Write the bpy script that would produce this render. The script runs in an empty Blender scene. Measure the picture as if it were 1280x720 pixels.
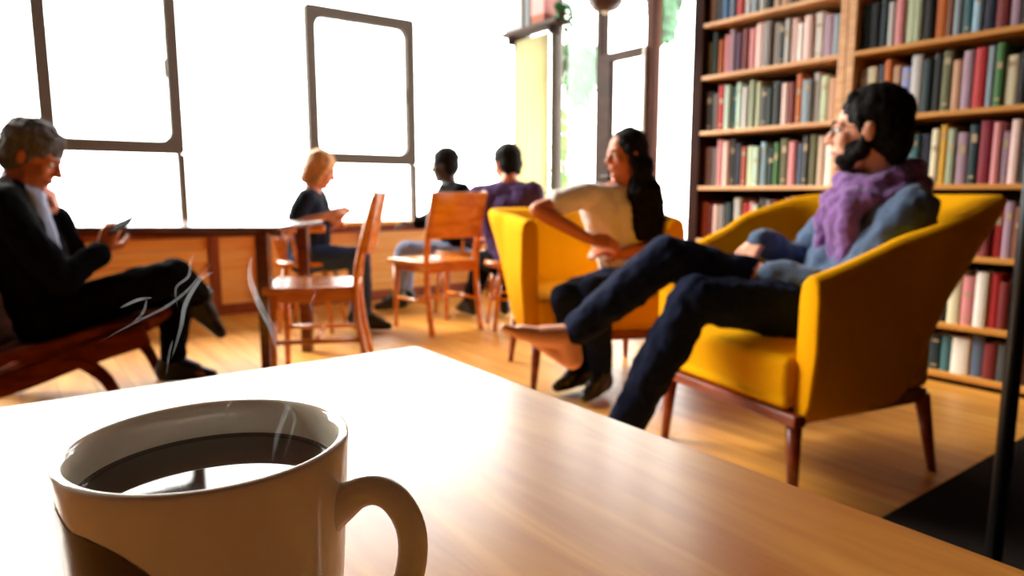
import bpy, bmesh, math, random
from mathutils import Vector as V, Matrix, noise
random.seed(7)
C = bpy.context.scene.collection
PI = math.pi

# ------------------------------------------------------------------ camera geometry
FPX = 860.0; PITCH = math.atan(120/FPX); YAW = math.radians(36.4); CH = .88
cp, sp = math.cos(PITCH), math.sin(PITCH)
FW = V((math.sin(YAW), math.cos(YAW), 0)); RT = V((math.cos(YAW), -math.sin(YAW), 0)); UP = V((0, 0, 1))
def P(px, py, D):
    """place on the site: bearing/elevation read off the photograph, D metres out"""
    dh = FPX*cp + (360-py)*sp; z = -FPX*sp + (360-py)*cp
    t = D/dh
    return FW*D + RT*((px-640)*t) + UP*(CH + z*t)

# ------------------------------------------------------------------ materials
def lin(c):
    return tuple(((x/255)/12.92 if x/255 <= .04045 else (((x/255)+.055)/1.055)**2.4) for x in c)+(1,)
def new_mat(name):
    m = bpy.data.materials.new(name); m.use_nodes = True
    nt = m.node_tree; b = nt.nodes['Principled BSDF']
    return m, nt, b
def mat(name, c, rough=.6, spec=.5, bump=0, scale=60, var=0, metal=0, sheen=0, coat=0, sub=0):
    m, nt, b = new_mat(name)
    col = lin(c)
    b.inputs['Base Color'].default_value = col
    b.inputs['Roughness'].default_value = rough
    b.inputs['Specular IOR Level'].default_value = spec
    b.inputs['Metallic'].default_value = metal
    b.inputs['Sheen Weight'].default_value = sheen
    b.inputs['Coat Weight'].default_value = coat
    b.inputs['Subsurface Weight'].default_value = sub
    if sub: b.inputs['Subsurface Radius'].default_value = (.02, .008, .004)
    tc = nt.nodes.new('ShaderNodeTexCoord')
    n = nt.nodes.new('ShaderNodeTexNoise'); n.inputs['Scale'].default_value = scale; n.inputs['Detail'].default_value = 4
    nt.links.new(tc.outputs['Object'], n.inputs['Vector'])
    if var:
        r = nt.nodes.new('ShaderNodeValToRGB')
        r.color_ramp.elements[0].position = .3; r.color_ramp.elements[1].position = .7
        r.color_ramp.elements[0].color = tuple(x*(1-var) for x in col[:3])+(1,)
        r.color_ramp.elements[1].color = tuple(min(1, x*(1+var)) for x in col[:3])+(1,)
        nt.links.new(n.outputs['Fac'], r.inputs['Fac']); nt.links.new(r.outputs['Color'], b.inputs['Base Color'])
    if bump:
        bp = nt.nodes.new('ShaderNodeBump'); bp.inputs['Strength'].default_value = bump; bp.inputs['Distance'].default_value = .004
        nt.links.new(n.outputs['Fac'], bp.inputs['Height']); nt.links.new(bp.outputs['Normal'], b.inputs['Normal'])
    return m
def wood(name, c1, c2, rough=.35, scale=(3, 30, 30), spec=.5, plank=None, coat=0, bump=.05):
    m, nt, b = new_mat(name)
    tc = nt.nodes.new('ShaderNodeTexCoord'); mp = nt.nodes.new('ShaderNodeMapping')
    mp.inputs['Scale'].default_value = scale
    nt.links.new(tc.outputs['Object'], mp.inputs['Vector'])
    n = nt.nodes.new('ShaderNodeTexNoise'); n.inputs['Scale'].default_value = 1; n.inputs['Detail'].default_value = 6
    n.inputs['Distortion'].default_value = .6
    nt.links.new(mp.outputs['Vector'], n.inputs['Vector'])
    r = nt.nodes.new('ShaderNodeValToRGB')
    r.color_ramp.elements[0].position = .35; r.color_ramp.elements[1].position = .68
    r.color_ramp.elements[0].color = lin(c1); r.color_ramp.elements[1].color = lin(c2)
    nt.links.new(n.outputs['Fac'], r.inputs['Fac'])
    out = r.outputs['Color']
    if plank:
        bt = nt.nodes.new('ShaderNodeTexBrick'); mp2 = nt.nodes.new('ShaderNodeMapping')
        mp2.inputs['Rotation'].default_value = (0, 0, plank[2])
        nt.links.new(tc.outputs['Object'], mp2.inputs['Vector']); nt.links.new(mp2.outputs['Vector'], bt.inputs['Vector'])
        bt.inputs['Color1'].default_value = (.78, .78, .78, 1); bt.inputs['Color2'].default_value = (1, 1, 1, 1)
        bt.inputs['Mortar'].default_value = (.6, .5, .4, 1); bt.inputs['Mortar Size'].default_value = .004
        bt.inputs['Scale'].default_value = 1; bt.inputs['Brick Width'].default_value = plank[0]; bt.inputs['Row Height'].default_value = plank[1]
        mx = nt.nodes.new('ShaderNodeMix'); mx.data_type = 'RGBA'; mx.blend_type = 'MULTIPLY'; mx.inputs['Factor'].default_value = 1
        nt.links.new(out, mx.inputs['A']); nt.links.new(bt.outputs['Color'], mx.inputs['B']); out = mx.outputs['Result']
    nt.links.new(out, b.inputs['Base Color'])
    b.inputs['Roughness'].default_value = rough; b.inputs['Specular IOR Level'].default_value = spec
    b.inputs['Coat Weight'].default_value = coat; b.inputs['Coat Roughness'].default_value = .15
    if bump:
        bp = nt.nodes.new('ShaderNodeBump'); bp.inputs['Strength'].default_value = bump; bp.inputs['Distance'].default_value = .002
        nt.links.new(n.outputs['Fac'], bp.inputs['Height']); nt.links.new(bp.outputs['Normal'], b.inputs['Normal'])
    return m

M = {}
M['floor'] = wood('floor_planks', (206, 136, 50), (232, 170, 80), .36, (18, 1.6, 1), plank=(1.6, .14, PI/2))
M['table'] = wood('near_table_oak', (176, 102, 36), (212, 144, 64), .3, (38, 5, 5), spec=.6, coat=.15, bump=.08)
M['orange_wood'] = wood('orange_varnished_wood', (200, 108, 28), (228, 142, 54), .26, (6, 6, 20), spec=.6, coat=.3)
M['red_wood'] = wood('reddish_varnished_wood', (112, 40, 14), (150, 62, 22), .32, (6, 6, 20))
M['lounge_wood'] = wood('lounge_chair_wood', (76, 28, 12), (112, 48, 18), .9, (6, 6, 20), spec=.02, bump=0)
M['dark_wood'] = wood('dark_brown_wood', (42, 20, 11), (62, 32, 18), .65, (6, 6, 20), spec=.2)
M['table_dark'] = wood('dark_red_table_wood', (92, 40, 20), (120, 58, 30), .22, (4, 30, 30), coat=.4)
M['panel'] = wood('honey_panelling', (244, 160, 66), (252, 196, 112), .4, (2, 2, 26))
M['panel_dark'] = wood('panelling_frame', (128, 50, 16), (150, 66, 24), .4, (20, 20, 3))
M['shelf'] = wood('bookcase_pine', (204, 150, 100), (226, 176, 124), .45, (30, 3, 30))
M['shelf_warm'] = wood('bookcase_honey_pine', (190, 128, 50), (214, 152, 70), .45, (30, 3, 30))
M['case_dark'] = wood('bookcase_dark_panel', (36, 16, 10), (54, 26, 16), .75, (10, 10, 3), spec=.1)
M['frame'] = mat('grey_brown_window_frame', (106, 98, 92), .7, .2, .1, 30, .08)
M['frame_brown'] = mat('brown_window_post', (74, 36, 20), .7, .15, .1, 30, .1)
M['white_paint'] = mat('white_paint', (240, 238, 232), .7, .3, .1, 90)
M['wall'] = mat('warm_dark_wall', (74, 50, 34), .85, .2, .2, 40, .05)
M['ceiling'] = mat('timber_ceiling', (84, 60, 42), .9, .2, .1, 40)
M['mug'] = mat('cream_glazed_china', (248, 236, 220), .12, .5, 0, 40, 0, coat=.3, sub=.3)
M['emblem'] = mat('maroon_print', (52, 10, 6), .18, .5)
M['coffee'] = mat('black_coffee', (46, 16, 6), .03, .55)
M['yellow'] = mat('mustard_wool', (228, 158, 4), .95, .05, .5, 420, .12)
M['skin'] = mat('fair_skin', (226, 160, 132), .5, .4, .1, 200, .04, sub=.05)
M['skin_tan'] = mat('tan_skin', (196, 112, 74), .5, .4, .1, 200, .04, sub=.05)
M['skin_dark'] = mat('dark_skin', (62, 38, 28), .45, .4, .1, 200, .04)
M['hair_black'] = mat('black_hair', (16, 11, 9), .7, .12, .8, 160, .3)
M['hair_grey'] = mat('grey_hair', (88, 84, 86), .8, .15, .8, 160, .35)
M['hair_blonde'] = mat('blonde_hair', (206, 152, 96), .55, .4, .8, 140, .2)
M['jeans'] = mat('navy_denim', (20, 27, 52), .9, .1, .5, 300, .25)
M['jeans_blue'] = mat('blue_denim', (48, 70, 120), .85, .2, .5, 300, .25)
M['jeans_pale'] = mat('pale_denim', (130, 144, 178), .85, .2, .5, 300, .2)
M['black_cloth'] = mat('black_cloth', (10, 10, 13), .95, .05, .4, 200, .2)
M['navy_cloth'] = mat('navy_cloth', (20, 28, 48), .9, .2, .4, 200, .2)
M['sweater'] = mat('slate_blue_knit', (76, 96, 128), .95, .15, .8, 260, .22, sheen=.3)
M['scarf'] = mat('purple_wool_scarf', (122, 82, 142), .95, .15, .8, 200, .25, sheen=.3)
M['purple'] = mat('purple_cotton', (70, 50, 98), .9, .2, .4, 200, .15)
M['white_cloth'] = mat('white_cotton', (236, 226, 220), .85, .2, .3, 200, .04)
M['blue_shirt'] = mat('pale_blue_shirt', (164, 176, 206), .85, .2, .3, 200, .06)
M['shoe'] = mat('black_leather', (16, 14, 15), .35, .5, .2, 100)
M['rubber'] = mat('dark_rubber', (30, 28, 28), .8, .2)
M['black_metal'] = mat('black_metal', (14, 12, 11), .4, .5, 0, 20, 0, metal=.3)
M['gloss_black'] = mat('black_glass', (10, 10, 12), .1, .5)
M['maroon'] = mat('maroon_enamel', (58, 16, 20), .35, .5)
M['lip'] = mat('lip', (168, 84, 76), .45, .4)
M['eye'] = mat('eye_white', (226, 220, 214), .2, .5)
M['iris'] = mat('dark_iris', (36, 22, 14), .15, .5)
M['pages'] = mat('book_pages', (222, 208, 182), .9, .2, .3, 300, .05)
M['pink'] = mat('pink_card', (206, 140, 138), .7, .3)
M['grey_card'] = mat('pale_grey_card', (190, 188, 190), .7, .3)
M['terracotta'] = mat('terracotta', (150, 82, 60), .8, .3, .2, 60, .1)
M['leaf'] = mat('green_leaves', (58, 132, 74), .6, .4, 0, 20, .3)
M['leaf_light'] = mat('light_green_leaves', (150, 196, 110), .6, .4, 0, 20, .3)
M['bark'] = mat('bark', (96, 74, 56), .9, .2, .6, 60, .2)
M['patio'] = mat('pale_paving', (214, 208, 198), .9, .2, .3, 6, .05)
M['bulb'] = mat('frosted_bulb', (236, 226, 206), .3, .5)

def glass_mat():
    m = bpy.data.materials.new('window_glass'); m.use_nodes = True; nt = m.node_tree; nt.nodes.clear()
    o = nt.nodes.new('ShaderNodeOutputMaterial'); t = nt.nodes.new('ShaderNodeBsdfTransparent'); g = nt.nodes.new('ShaderNodeBsdfGlossy')
    g.inputs['Roughness'].default_value = .02; mx = nt.nodes.new('ShaderNodeMixShader'); f = nt.nodes.new('ShaderNodeFresnel'); f.inputs['IOR'].default_value = 1.25
    t.inputs['Color'].default_value = (.97, .98, .97, 1)
    nt.links.new(f.outputs[0], mx.inputs[0]); nt.links.new(t.outputs[0], mx.inputs[1]); nt.links.new(g.outputs[0], mx.inputs[2]); nt.links.new(mx.outputs[0], o.inputs['Surface'])
    return m
M['glass'] = glass_mat()
def curtain_mat():
    m = bpy.data.materials.new('sheer_cream_curtain'); m.use_nodes = True; nt = m.node_tree; nt.nodes.clear()
    o = nt.nodes.new('ShaderNodeOutputMaterial'); t = nt.nodes.new('ShaderNodeBsdfTranslucent'); g = nt.nodes.new('ShaderNodeBsdfDiffuse')
    t.inputs['Color'].default_value = lin((246, 240, 214)); g.inputs['Color'].default_value = lin((236, 228, 196))
    mx = nt.nodes.new('ShaderNodeMixShader'); mx.inputs[0].default_value = .35
    nt.links.new(t.outputs[0], mx.inputs[1]); nt.links.new(g.outputs[0], mx.inputs[2]); nt.links.new(mx.outputs[0], o.inputs['Surface'])
    return m
M['curtain'] = curtain_mat()
def steam_mat():
    m = bpy.data.materials.new('steam'); m.use_nodes = True; nt = m.node_tree; nt.nodes.clear()
    o = nt.nodes.new('ShaderNodeOutputMaterial'); s = nt.nodes.new('ShaderNodeVolumeScatter')
    s.inputs['Color'].default_value = (1, 1, 1, 1); s.inputs['Density'].default_value = STEAM_DENSITY; s.inputs['Anisotropy'].default_value = .75
    nt.links.new(s.outputs[0], o.inputs['Volume'])
    return m
STEAM_DENSITY = 60
M['steam'] = steam_mat()

# ------------------------------------------------------------------ mesh helpers
def link(name, me, m, parent=None, smooth=False):
    o = bpy.data.objects.new(name, me); C.objects.link(o)
    if m is not None:
        for x in (m if isinstance(m, (list, tuple)) else [m]): me.materials.append(x)
    if parent is not None: o.parent = parent
    if smooth:
        for p in me.polygons: p.use_smooth = True
    return o
def fin(name, bm, m, parent=None, smooth=False, world=False, bevel=0):
    """bm -> ONE object.  world=True: bm is in world coordinates and the parent root is only translated"""
    if world and parent is not None:
        r = parent
        while r.parent: r = r.parent
        bmesh.ops.translate(bm, verts=bm.verts, vec=-V(r.location))
    bmesh.ops.recalc_face_normals(bm, faces=bm.faces)
    me = bpy.data.meshes.new(name); bm.to_mesh(me); bm.free()
    o = link(name, me, m, parent, smooth)
    if bevel:
        b = o.modifiers.new('bevel', 'BEVEL'); b.width = bevel; b.segments = 2; b.limit_method = 'ANGLE'
    return o
def empty(name, loc, rz=0):
    o = bpy.data.objects.new(name, None); C.objects.link(o); o.location = loc; o.rotation_euler = (0, 0, rz)
    o.empty_display_size = .1
    return o
def tag(o, label, cat, group=None, kind=None):
    o['label'] = label; o['category'] = cat
    if group: o['group'] = group
    if kind: o['kind'] = kind
    return o
def struct(o): o['kind'] = 'structure'; return o
def box(bm, lo, hi, mtx=None):
    lo, hi = V(lo), V(hi)
    vs = [bm.verts.new(V((x, y, z))) for x in (lo.x, hi.x) for y in (lo.y, hi.y) for z in (lo.z, hi.z)]
    if mtx is not None:
        for v in vs: v.co = mtx @ v.co
    f = [(0, 1, 3, 2), (4, 6, 7, 5), (0, 4, 5, 1), (2, 3, 7, 6), (0, 2, 6, 4), (1, 5, 7, 3)]
    return [bm.faces.new([vs[i] for i in q]) for q in f]
def bx(name, lo, hi, m, parent=None, bevel=0, mtx=None, world=False):
    bm = bmesh.new(); box(bm, lo, hi, mtx); return fin(name, bm, m, parent, bevel=bevel, world=world)
def frame_of(d):
    d = d.normalized(); a = V((0, 0, 1)) if abs(d.z) < .9 else V((1, 0, 0))
    u = d.cross(a).normalized(); v = d.cross(u).normalized()
    return u, v
def tube(bm, pts, rads, n=12, sq=None, caps=True):
    """sweep circle (or flattened by sq=(a,b)) along points"""
    rings = []; pts = [V(p) for p in pts]; pu = None
    for i, p in enumerate(pts):
        d = (pts[min(i+1, len(pts)-1)] - pts[max(i-1, 0)])
        if d.length < 1e-9: d = V((0, 0, 1))
        d.normalize()
        if pu is None: u, v = frame_of(d)
        else:
            u = pu - d*pu.dot(d)
            if u.length < 1e-6: u, v = frame_of(d)
            u.normalize(); v = d.cross(u)
        pu = u
        r = rads[i] if hasattr(rads, '__len__') else rads
        a, b = (sq if sq else (1, 1))
        rings.append([bm.verts.new(p + u*(math.cos(2*PI*k/n)*r*a) + v*(math.sin(2*PI*k/n)*r*b)) for k in range(n)])
    for i in range(len(rings)-1):
        for k in range(n):
            bm.faces.new((rings[i][k], rings[i][(k+1) % n], rings[i+1][(k+1) % n], rings[i+1][k]))
    if caps:
        bm.faces.new(rings[0][::-1]); bm.faces.new(rings[-1])
def lathe(bm, prof, n=48, c=(0, 0, 0)):
    c = V(c); rings = []
    for r, z in prof:
        if r < 1e-6: rings.append([bm.verts.new(c+V((0, 0, z)))])
        else: rings.append([bm.verts.new(c+V((r*math.cos(2*PI*k/n), r*math.sin(2*PI*k/n), z))) for k in range(n)])
    for a, b in zip(rings, rings[1:]):
        for k in range(n):
            q = (k+1) % n
            if len(a) == 1 and len(b) == 1: continue
            if len(a) == 1: bm.faces.new((a[0], b[q], b[k]))
            elif len(b) == 1: bm.faces.new((a[k], a[q], b[0]))
            else: bm.faces.new((a[k], a[q], b[q], b[k]))
def catmull(pts, n=8):
    pts = [V(p) for p in pts]; out = []
    for i in range(len(pts)-1):
        p0 = pts[max(i-1, 0)]; p1 = pts[i]; p2 = pts[i+1]; p3 = pts[min(i+2, len(pts)-1)]
        for k in range(n):
            t = k/n
            out.append(.5*((2*p1)+(p2-p0)*t+(2*p0-5*p1+4*p2-p3)*t*t+(3*p1-p0-3*p2+p3)*t**3))
    out.append(pts[-1]); return out
def lerp(a, b, t): return a+(b-a)*t

# organic forms: union of tapered capsules / ellipsoids, fused into one skin
def cap(bm, a, ra, b, rb, n=14):
    a, b = V(a), V(b); d = b-a; L = d.length
    if L < 1e-5: return ell(bm, a, (ra, ra, ra))
    d.normalize(); pts = []; rad = []
    for k in range(5):
        t = (k+.25)/4*PI/2 if k < 4 else PI/2
        t = k/4*PI/2
        pts.append(a - d*(ra*math.cos(t))); rad.append(max(ra*math.sin(t), ra*.05))
    for k in range(5):
        t = PI/2 - k/4*PI/2
        pts.append(b + d*(rb*math.cos(t))); rad.append(max(rb*math.sin(t), rb*.05))
    tube(bm, pts, rad, n)
def ell(bm, c, r, axes=None):
    g = bmesh.ops.create_uvsphere(bm, u_segments=18, v_segments=12, radius=1)
    for v in g['verts']:
        q = V((v.co.x*r[0], v.co.y*r[1], v.co.z*r[2]))
        v.co = V(c) + (axes[0]*q.x+axes[1]*q.y+axes[2]*q.z if axes else q)
def skin(name, build, m, parent, vox=.006, smooth=5, disp=0, dscale=.08):
    """build(bm) fills capsules in WORLD space; returned: ONE fused mesh, parented under the (unrotated) root"""
    bm = bmesh.new(); build(bm)
    bmesh.ops.recalc_face_normals(bm, faces=bm.faces)
    me = bpy.data.meshes.new('t'); bm.to_mesh(me); bm.free()
    o = bpy.data.objects.new('t', me); C.objects.link(o)
    r = o.modifiers.new('r', 'REMESH'); r.mode = 'VOXEL'; r.voxel_size = vox; r.use_smooth_shade = True
    s = o.modifiers.new('s', 'SMOOTH'); s.factor = .5; s.iterations = smooth
    dg = bpy.context.evaluated_depsgraph_get(); ev = o.evaluated_get(dg)
    me2 = bpy.data.meshes.new_from_object(ev)
    bpy.data.objects.remove(o)
    if disp:
        vs = me2.vertices; nrm = [v.normal.copy() for v in vs]
        for v, nn in zip(vs, nrm):
            q = v.co/dscale
            w = noise.noise(q)+.5*noise.noise(q*2.1)
            v.co += nn*(disp*w)
    root = parent
    while root and root.parent: root = root.parent
    off = V(root.location) if root else V((0, 0, 0))
    for v in me2.vertices: v.co -= off
    me2.name = name
    return link(name, me2, m, parent, True)

# ------------------------------------------------------------------ the room
XW, YW = 3.85, 5.2; ZC = 3.9; XL, YN = -2.6, -2.4
struct(bx('floor', (XL-.1, YN-.1, -.08), (XW+.1, YW+.1, 0), M['floor']))
struct(bx('ceiling', (XL-.1, YN-.1, ZC), (XW+.1, YW+.15, ZC+.1), M['ceiling']))
struct(bx('wall_left', (XL-.1, YN, 0), (XL, YW, ZC), M['wall']))
struct(bx('wall_front', (XL-.1, YN-.1, 0), (XW+.1, YN, ZC), M['wall']))
struct(bx('wall_right', (XW, YN, 0), (XW+.12, 2.93, ZC), M['wall']))
SILL = .62
struct(bx('wall_back', (XL, YW, 0), (XW+.12, YW+.15, SILL), M['panel']))
struct(bx('ground_outside', (XL-14, YN-6, -.3), (XW+16, YW+16, -.1), M['patio']))
# window sill ledge, panelling posts, skirting
struct(bx('trim_1', (XL, YW-.14, SILL), (XW, YW+.15, SILL+.03), M['panel'], bevel=.006))
k = 2
for x in (-1.7, -.7, .33, 1.19, 1.52, 2.35, 3.1, 3.7):
    struct(bx('trim_%d' % k, (x-.035, YW-.03, .07), (x+.035, YW, SILL), M['panel_dark'], bevel=.004)); k += 1
struct(bx('trim_%d' % k, (XL, YW-.025, SILL-.06), (XW, YW, SILL), M['panel_dark'], bevel=.004)); k += 1
struct(bx('baseboard_back', (XL, YW-.035, 0), (XW, YW, .075), M['panel_dark'], bevel=.004))
for z in (.22, .38):                                   # radiator-cover boards at the left
    struct(bx('trim_%d' % k, (.37, YW-.02, z), (1.15, YW, z+.1), M['panel'], bevel=.008)); k += 1
struct(bx('baseboard_right', (XW-.015, YN, 0), (XW, 2.9, .09), M['dark_wood'], bevel=.003))
# window wall: glazing with thin white outer frame and two tilting sashes
def pane(n, lo, hi):
    g = bx('window_%d' % n, lo, hi, M['glass']); return struct(g)
w1 = pane(1, (XL, YW+.06, SILL+.03), (XW, YW+.066, ZC-.1))
bm = bmesh.new()
box(bm, (XL, YW+.04, ZC-.1), (XW+.12, YW+.15, ZC))
w = fin('window_frame', bm, M['white_paint'], w1)
def sash(x0, x1, z0, z1, zb, name_mat, n, open_bottom=True):
    """a dark sash with a crossbar at zb, lower posts thinner"""
    w = empty('window_%d' % n, (0, 0, 0)); w['kind'] = 'structure'
    t = .075; y0, y1 = YW+.0, YW+.055
    bm = bmesh.new()
    def ring(ax0, ax1, az0, az1, t, tb):
        # rounded inner corners
        outer = []; inner = []
        rr = .07
        import itertools
        def rect(x0, x1, z0, z1, r, n=6):
            o = []
            for cx, cz, a0 in ((x1-r, z1-r, 0), (x0+r, z1-r, PI/2), (x0+r, z0+r, PI), (x1-r, z0+r, 3*PI/2)):
                for q in range(n+1):
                    a = a0+q*PI/2/n; o.append((cx+r*math.cos(a), cz+r*math.sin(a)))
            return o
        O = rect(ax0, ax1, az0, az1, .03); I = rect(ax0+t, ax1-t, az0+tb, az1-tb, rr)
        for f, yy in ((1, y0), (-1, y1)):
            pass
        vo = [[bm.verts.new((p[0], yy, p[1])) for p in O] for yy in (y0, y1)]
        vi = [[bm.verts.new((p[0], yy, p[1])) for p in I] for yy in (y0, y1)]
        n = len(O)
        for q in range(n):
            r = (q+1) % n
            bm.faces.new((vo[0][q], vo[0][r], vi[0][r], vi[0][q]))
            bm.faces.new((vo[1][q], vi[1][q], vi[1][r], vo[1][r]))
            bm.faces.new((vo[0][q], vo[1][q], vo[1][r], vo[0][r]))
            bm.faces.new((vi[0][q], vi[0][r], vi[1][r], vi[1][q]))
    ring(x0, x1, zb, z1, t, .085)
    fin('sash_frame', bm, name_mat, w)
    bm = bmesh.new(); box(bm, (x1-.045, y0, z0), (x1, y1, zb)); box(bm, (x0, y0, z0), (x0+.012, y1, zb))
    fin('lower_frame', bm, name_mat, w)
    bm = bmesh.new(); box(bm, (x0+t, y0+.025, zb+.08), (x1-t, y0+.029, z1-.08)); fin('pane', bm, M['glass'], w)
    bm = bmesh.new(); box(bm, (x1-.1, y0-.02, zb+.5), (x1-.085, y0, zb+.62)); fin('window_handle', bm, name_mat, w)
sash(.235, 1.045, .65, 2.9, 1.135, M['frame'], 2)
sash(1.93, 2.84, .65, 2.27, 1.10, M['frame'], 3)
sash(-1.9, -1.1, .65, 2.9, 1.135, M['frame'], 4)
# right wall: glazed wall between posts, from the corner to the bookcase
w5 = pane(5, (XW+.05, 2.93, .05), (XW+.056, YW, ZC-.1))
def post(n, y, wd, z0, z1, m, x0=XW, dep=.09):
    return struct(bx('trim_%d' % n, (x0, y-wd/2, z0), (x0+dep, y+wd/2, z1), m, bevel=.006))
post(30, 5.17, .06, 0, ZC, M['dark_wood'])
post(31, 4.64, .06, 0, ZC, M['frame'])
post(32, 4.085, .055, 0, ZC, M['dark_wood'])
post(33, 3.555, .07, 0, ZC, M['frame_brown'])
post(34, 2.96, .06, 0, ZC, M['white_paint'])
struct(bx('trim_35', (XW, 2.93, 0), (XW+.09, YW, .08), M['dark_wood']))
struct(bx('trim_36', (XW, 2.93, ZC-.1), (XW+.12, YW, ZC), M['white_paint']))
# glazed door leaf with dark wood stile and top rail
d = empty('door_1', (XW+.03, 4.02, 0)); d['kind'] = 'structure'
bx('stile', (-.05, -.09, .02), (0, .02, 1.93), M['dark_wood'], d, .004)
bx('top_rail', (-.05, -.42, 1.865), (0, -.09, 1.93), M['dark_wood'], d, .004)
bx('stile', (-.05, -.44, .02), (0, -.42, 1.93), M['white_paint'], d, .004)
bx('bottom_rail', (-.05, -.42, .02), (0, -.09, .22), M['dark_wood'], d, .004)
bx('pane', (-.028, -.42, .22), (-.022, -.09, 1.865), M['glass'], d)
bm = bmesh.new(); tube(bm, catmull([(-.05, -.05, 1.0), (-.09, -.05, 1.0), (-.1, -.07, 1.0), (-.1, -.16, 1.0)], 4), .008)
fin('door_handle', bm, M['black_metal'], d, True)

# curtain at the corner
bm = bmesh.new(); n = 60; cols = []
for i in range(n+1):
    y = 5.1-.46*i/n; x = XW-.05+.022*math.sin(i*.95)
    cols.append([bm.verts.new((x, y, z)) for z in (.03, .8, 1.5, 2.2)])
for a, b in zip(cols, cols[1:]):
    for q in range(3): bm.faces.new((a[q], b[q], b[q+1], a[q+1]))
cur = fin('curtain', bm, M['curtain'], None, True)
s_ = cur.modifiers.new('t', 'SOLIDIFY'); s_.thickness = .0015
tag(cur, 'sheer cream curtain hanging in the window corner below the high wall shelf', 'curtain')

# high wall shelf with what stands on it
sh = empty('wall_shelf', (XW-.12, 4.83, 2.23)); tag(sh, 'dark brown high shelf in the window corner above the curtain', 'shelf')
bx('board', (-.05, -.42, 0), (.11, .33, .035), M['dark_wood'], sh, .004)
bx('bracket', (.0, -.3, -.06), (.11, -.27, 0), M['dark_wood'], sh, .004)
bx('bracket', (.0, .27, -.06), (.11, .3, 0), M['dark_wood'], sh, .004)
o = empty('storage_box', (XW-.06, 5.0, 2.265)); tag(o, 'pale grey box at the corner end of the high shelf', 'box')
bx('body', (-.09, -.12, 0), (.05, .13, .42), M['grey_card'], o, .006); bx('lid', (-.095, -.125, .42), (.055, .135, .47), M['grey_card'], o, .006)
o = empty('binder', (XW-.06, 4.79, 2.265)); tag(o, 'dark upright binder on the high shelf between the grey and pink boxes', 'binder')
bx('cover', (-.1, -.035, 0), (.05, .035, .38), M['gloss_black'], o, .004); bx('pages', (-.095, -.028, .38), (.045, .028, .384), M['pages'], o)
o = empty('storage_box', (XW-.06, 4.65, 2.265)); tag(o, 'pink box on the high shelf beside the dark binder', 'box')
bx('body', (-.1, -.09, .0), (.05, .09, .06), M['terracotta'], o, .005); bx('lid', (-.1, -.09, .06), (.05, .09, .3), M['pink'], o, .006)
# leaves
def leaf(bm, p, d, L, w, up=V((0, 0, 1))):
    d = d.normalized(); s = d.cross(up)
    if s.length < .01: s = V((1, 0, 0))
    s.normalize(); nn = s.cross(d)
    vs = []
    a = bm.verts.new(p); prev = None
    pts = [(.3, .8), (.6, 1), (.85, .55)]
    L1 = [bm.verts.new(p+d*L*t+s*w*q+nn*(-.15*L*t*t)) for t, q in pts]
    R1 = [bm.verts.new(p+d*L*t-s*w*q+nn*(-.15*L*t*t)) for t, q in pts]
    Cn = [bm.verts.new(p+d*L*t-nn*(.15*L*t*t+.1*w)) for t, q in pts]
    tip = bm.verts.new(p+d*L-nn*.15*L)
    bm.faces.new((a, L1[0], Cn[0])); bm.faces.new((a, Cn[0], R1[0]))
    for i in range(2):
        bm.faces.new((L1[i], L1[i+1], Cn[i+1], Cn[i])); bm.faces.new((Cn[i], Cn[i+1], R1[i+1], R1[i]))
    bm.faces.new((L1[2], tip, Cn[2])); bm.faces.new((Cn[2], tip, R1[2]))
def rdir(): 
    while 1:
        q = V((random.uniform(-1, 1), random.uniform(-1, 1), random.uniform(-1, 1)))
        if .1 < q.length < 1: return q.normalized()
pp = empty('potted_plant', (XW-.2, 4.46, 2.265))
tag(pp, 'trailing green plant in a brown pot at the right end of the high shelf', 'plant')
pp.location = (XW-.06, 4.47, 2.265)
bm = bmesh.new(); lathe(bm, [(0, 0), (.035, 0), (.048, .08), (.05, .09), (.044, .09), (.04, .075), (0, .075)], 24)
fin('pot', bm, M['terracotta'], pp, True)
bm = bmesh.new()
for i in range(60):
    a = random.uniform(-2.6, -.2); t = random.random()
    a = random.uniform(PI, 2*PI); p = V((math.cos(a)*.05, math.sin(a)*(.05+.07*t), .1-.22*t*t+random.uniform(0, .05)))
    leaf(bm, p, V((math.cos(a)*.3, math.sin(a), -.8)), random.uniform(.05, .09), .022)
fin('foliage', bm, M['leaf'], pp)

# pendant lamp (bottom of its shade just enters the view)
c = P(757, 13, 4.6)
pl = empty('pendant_lamp', (c.x, c.y, c.z)); tag(pl, 'dark maroon dome pendant lamp hanging in front of the glazed door', 'lamp')
bm = bmesh.new(); lathe(bm, [(.035, -.01), (.08, .005), (.11, .04), (.12, .09), (.115, .14), (.08, .2), (.03, .24), (.0, .245)], 40)
fin('lamp_shade', bm, M['maroon'], pl, True)
bm = bmesh.new(); tube(bm, [(0, 0, .24), (0, 0, ZC-c.z)], .004, 8); fin('cord', bm, M['black_metal'], pl)
bm = bmesh.new(); ell(bm, (0, 0, .01), (.03, .03, .035)); fin('bulb', bm, M['bulb'], pl, True)

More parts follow.
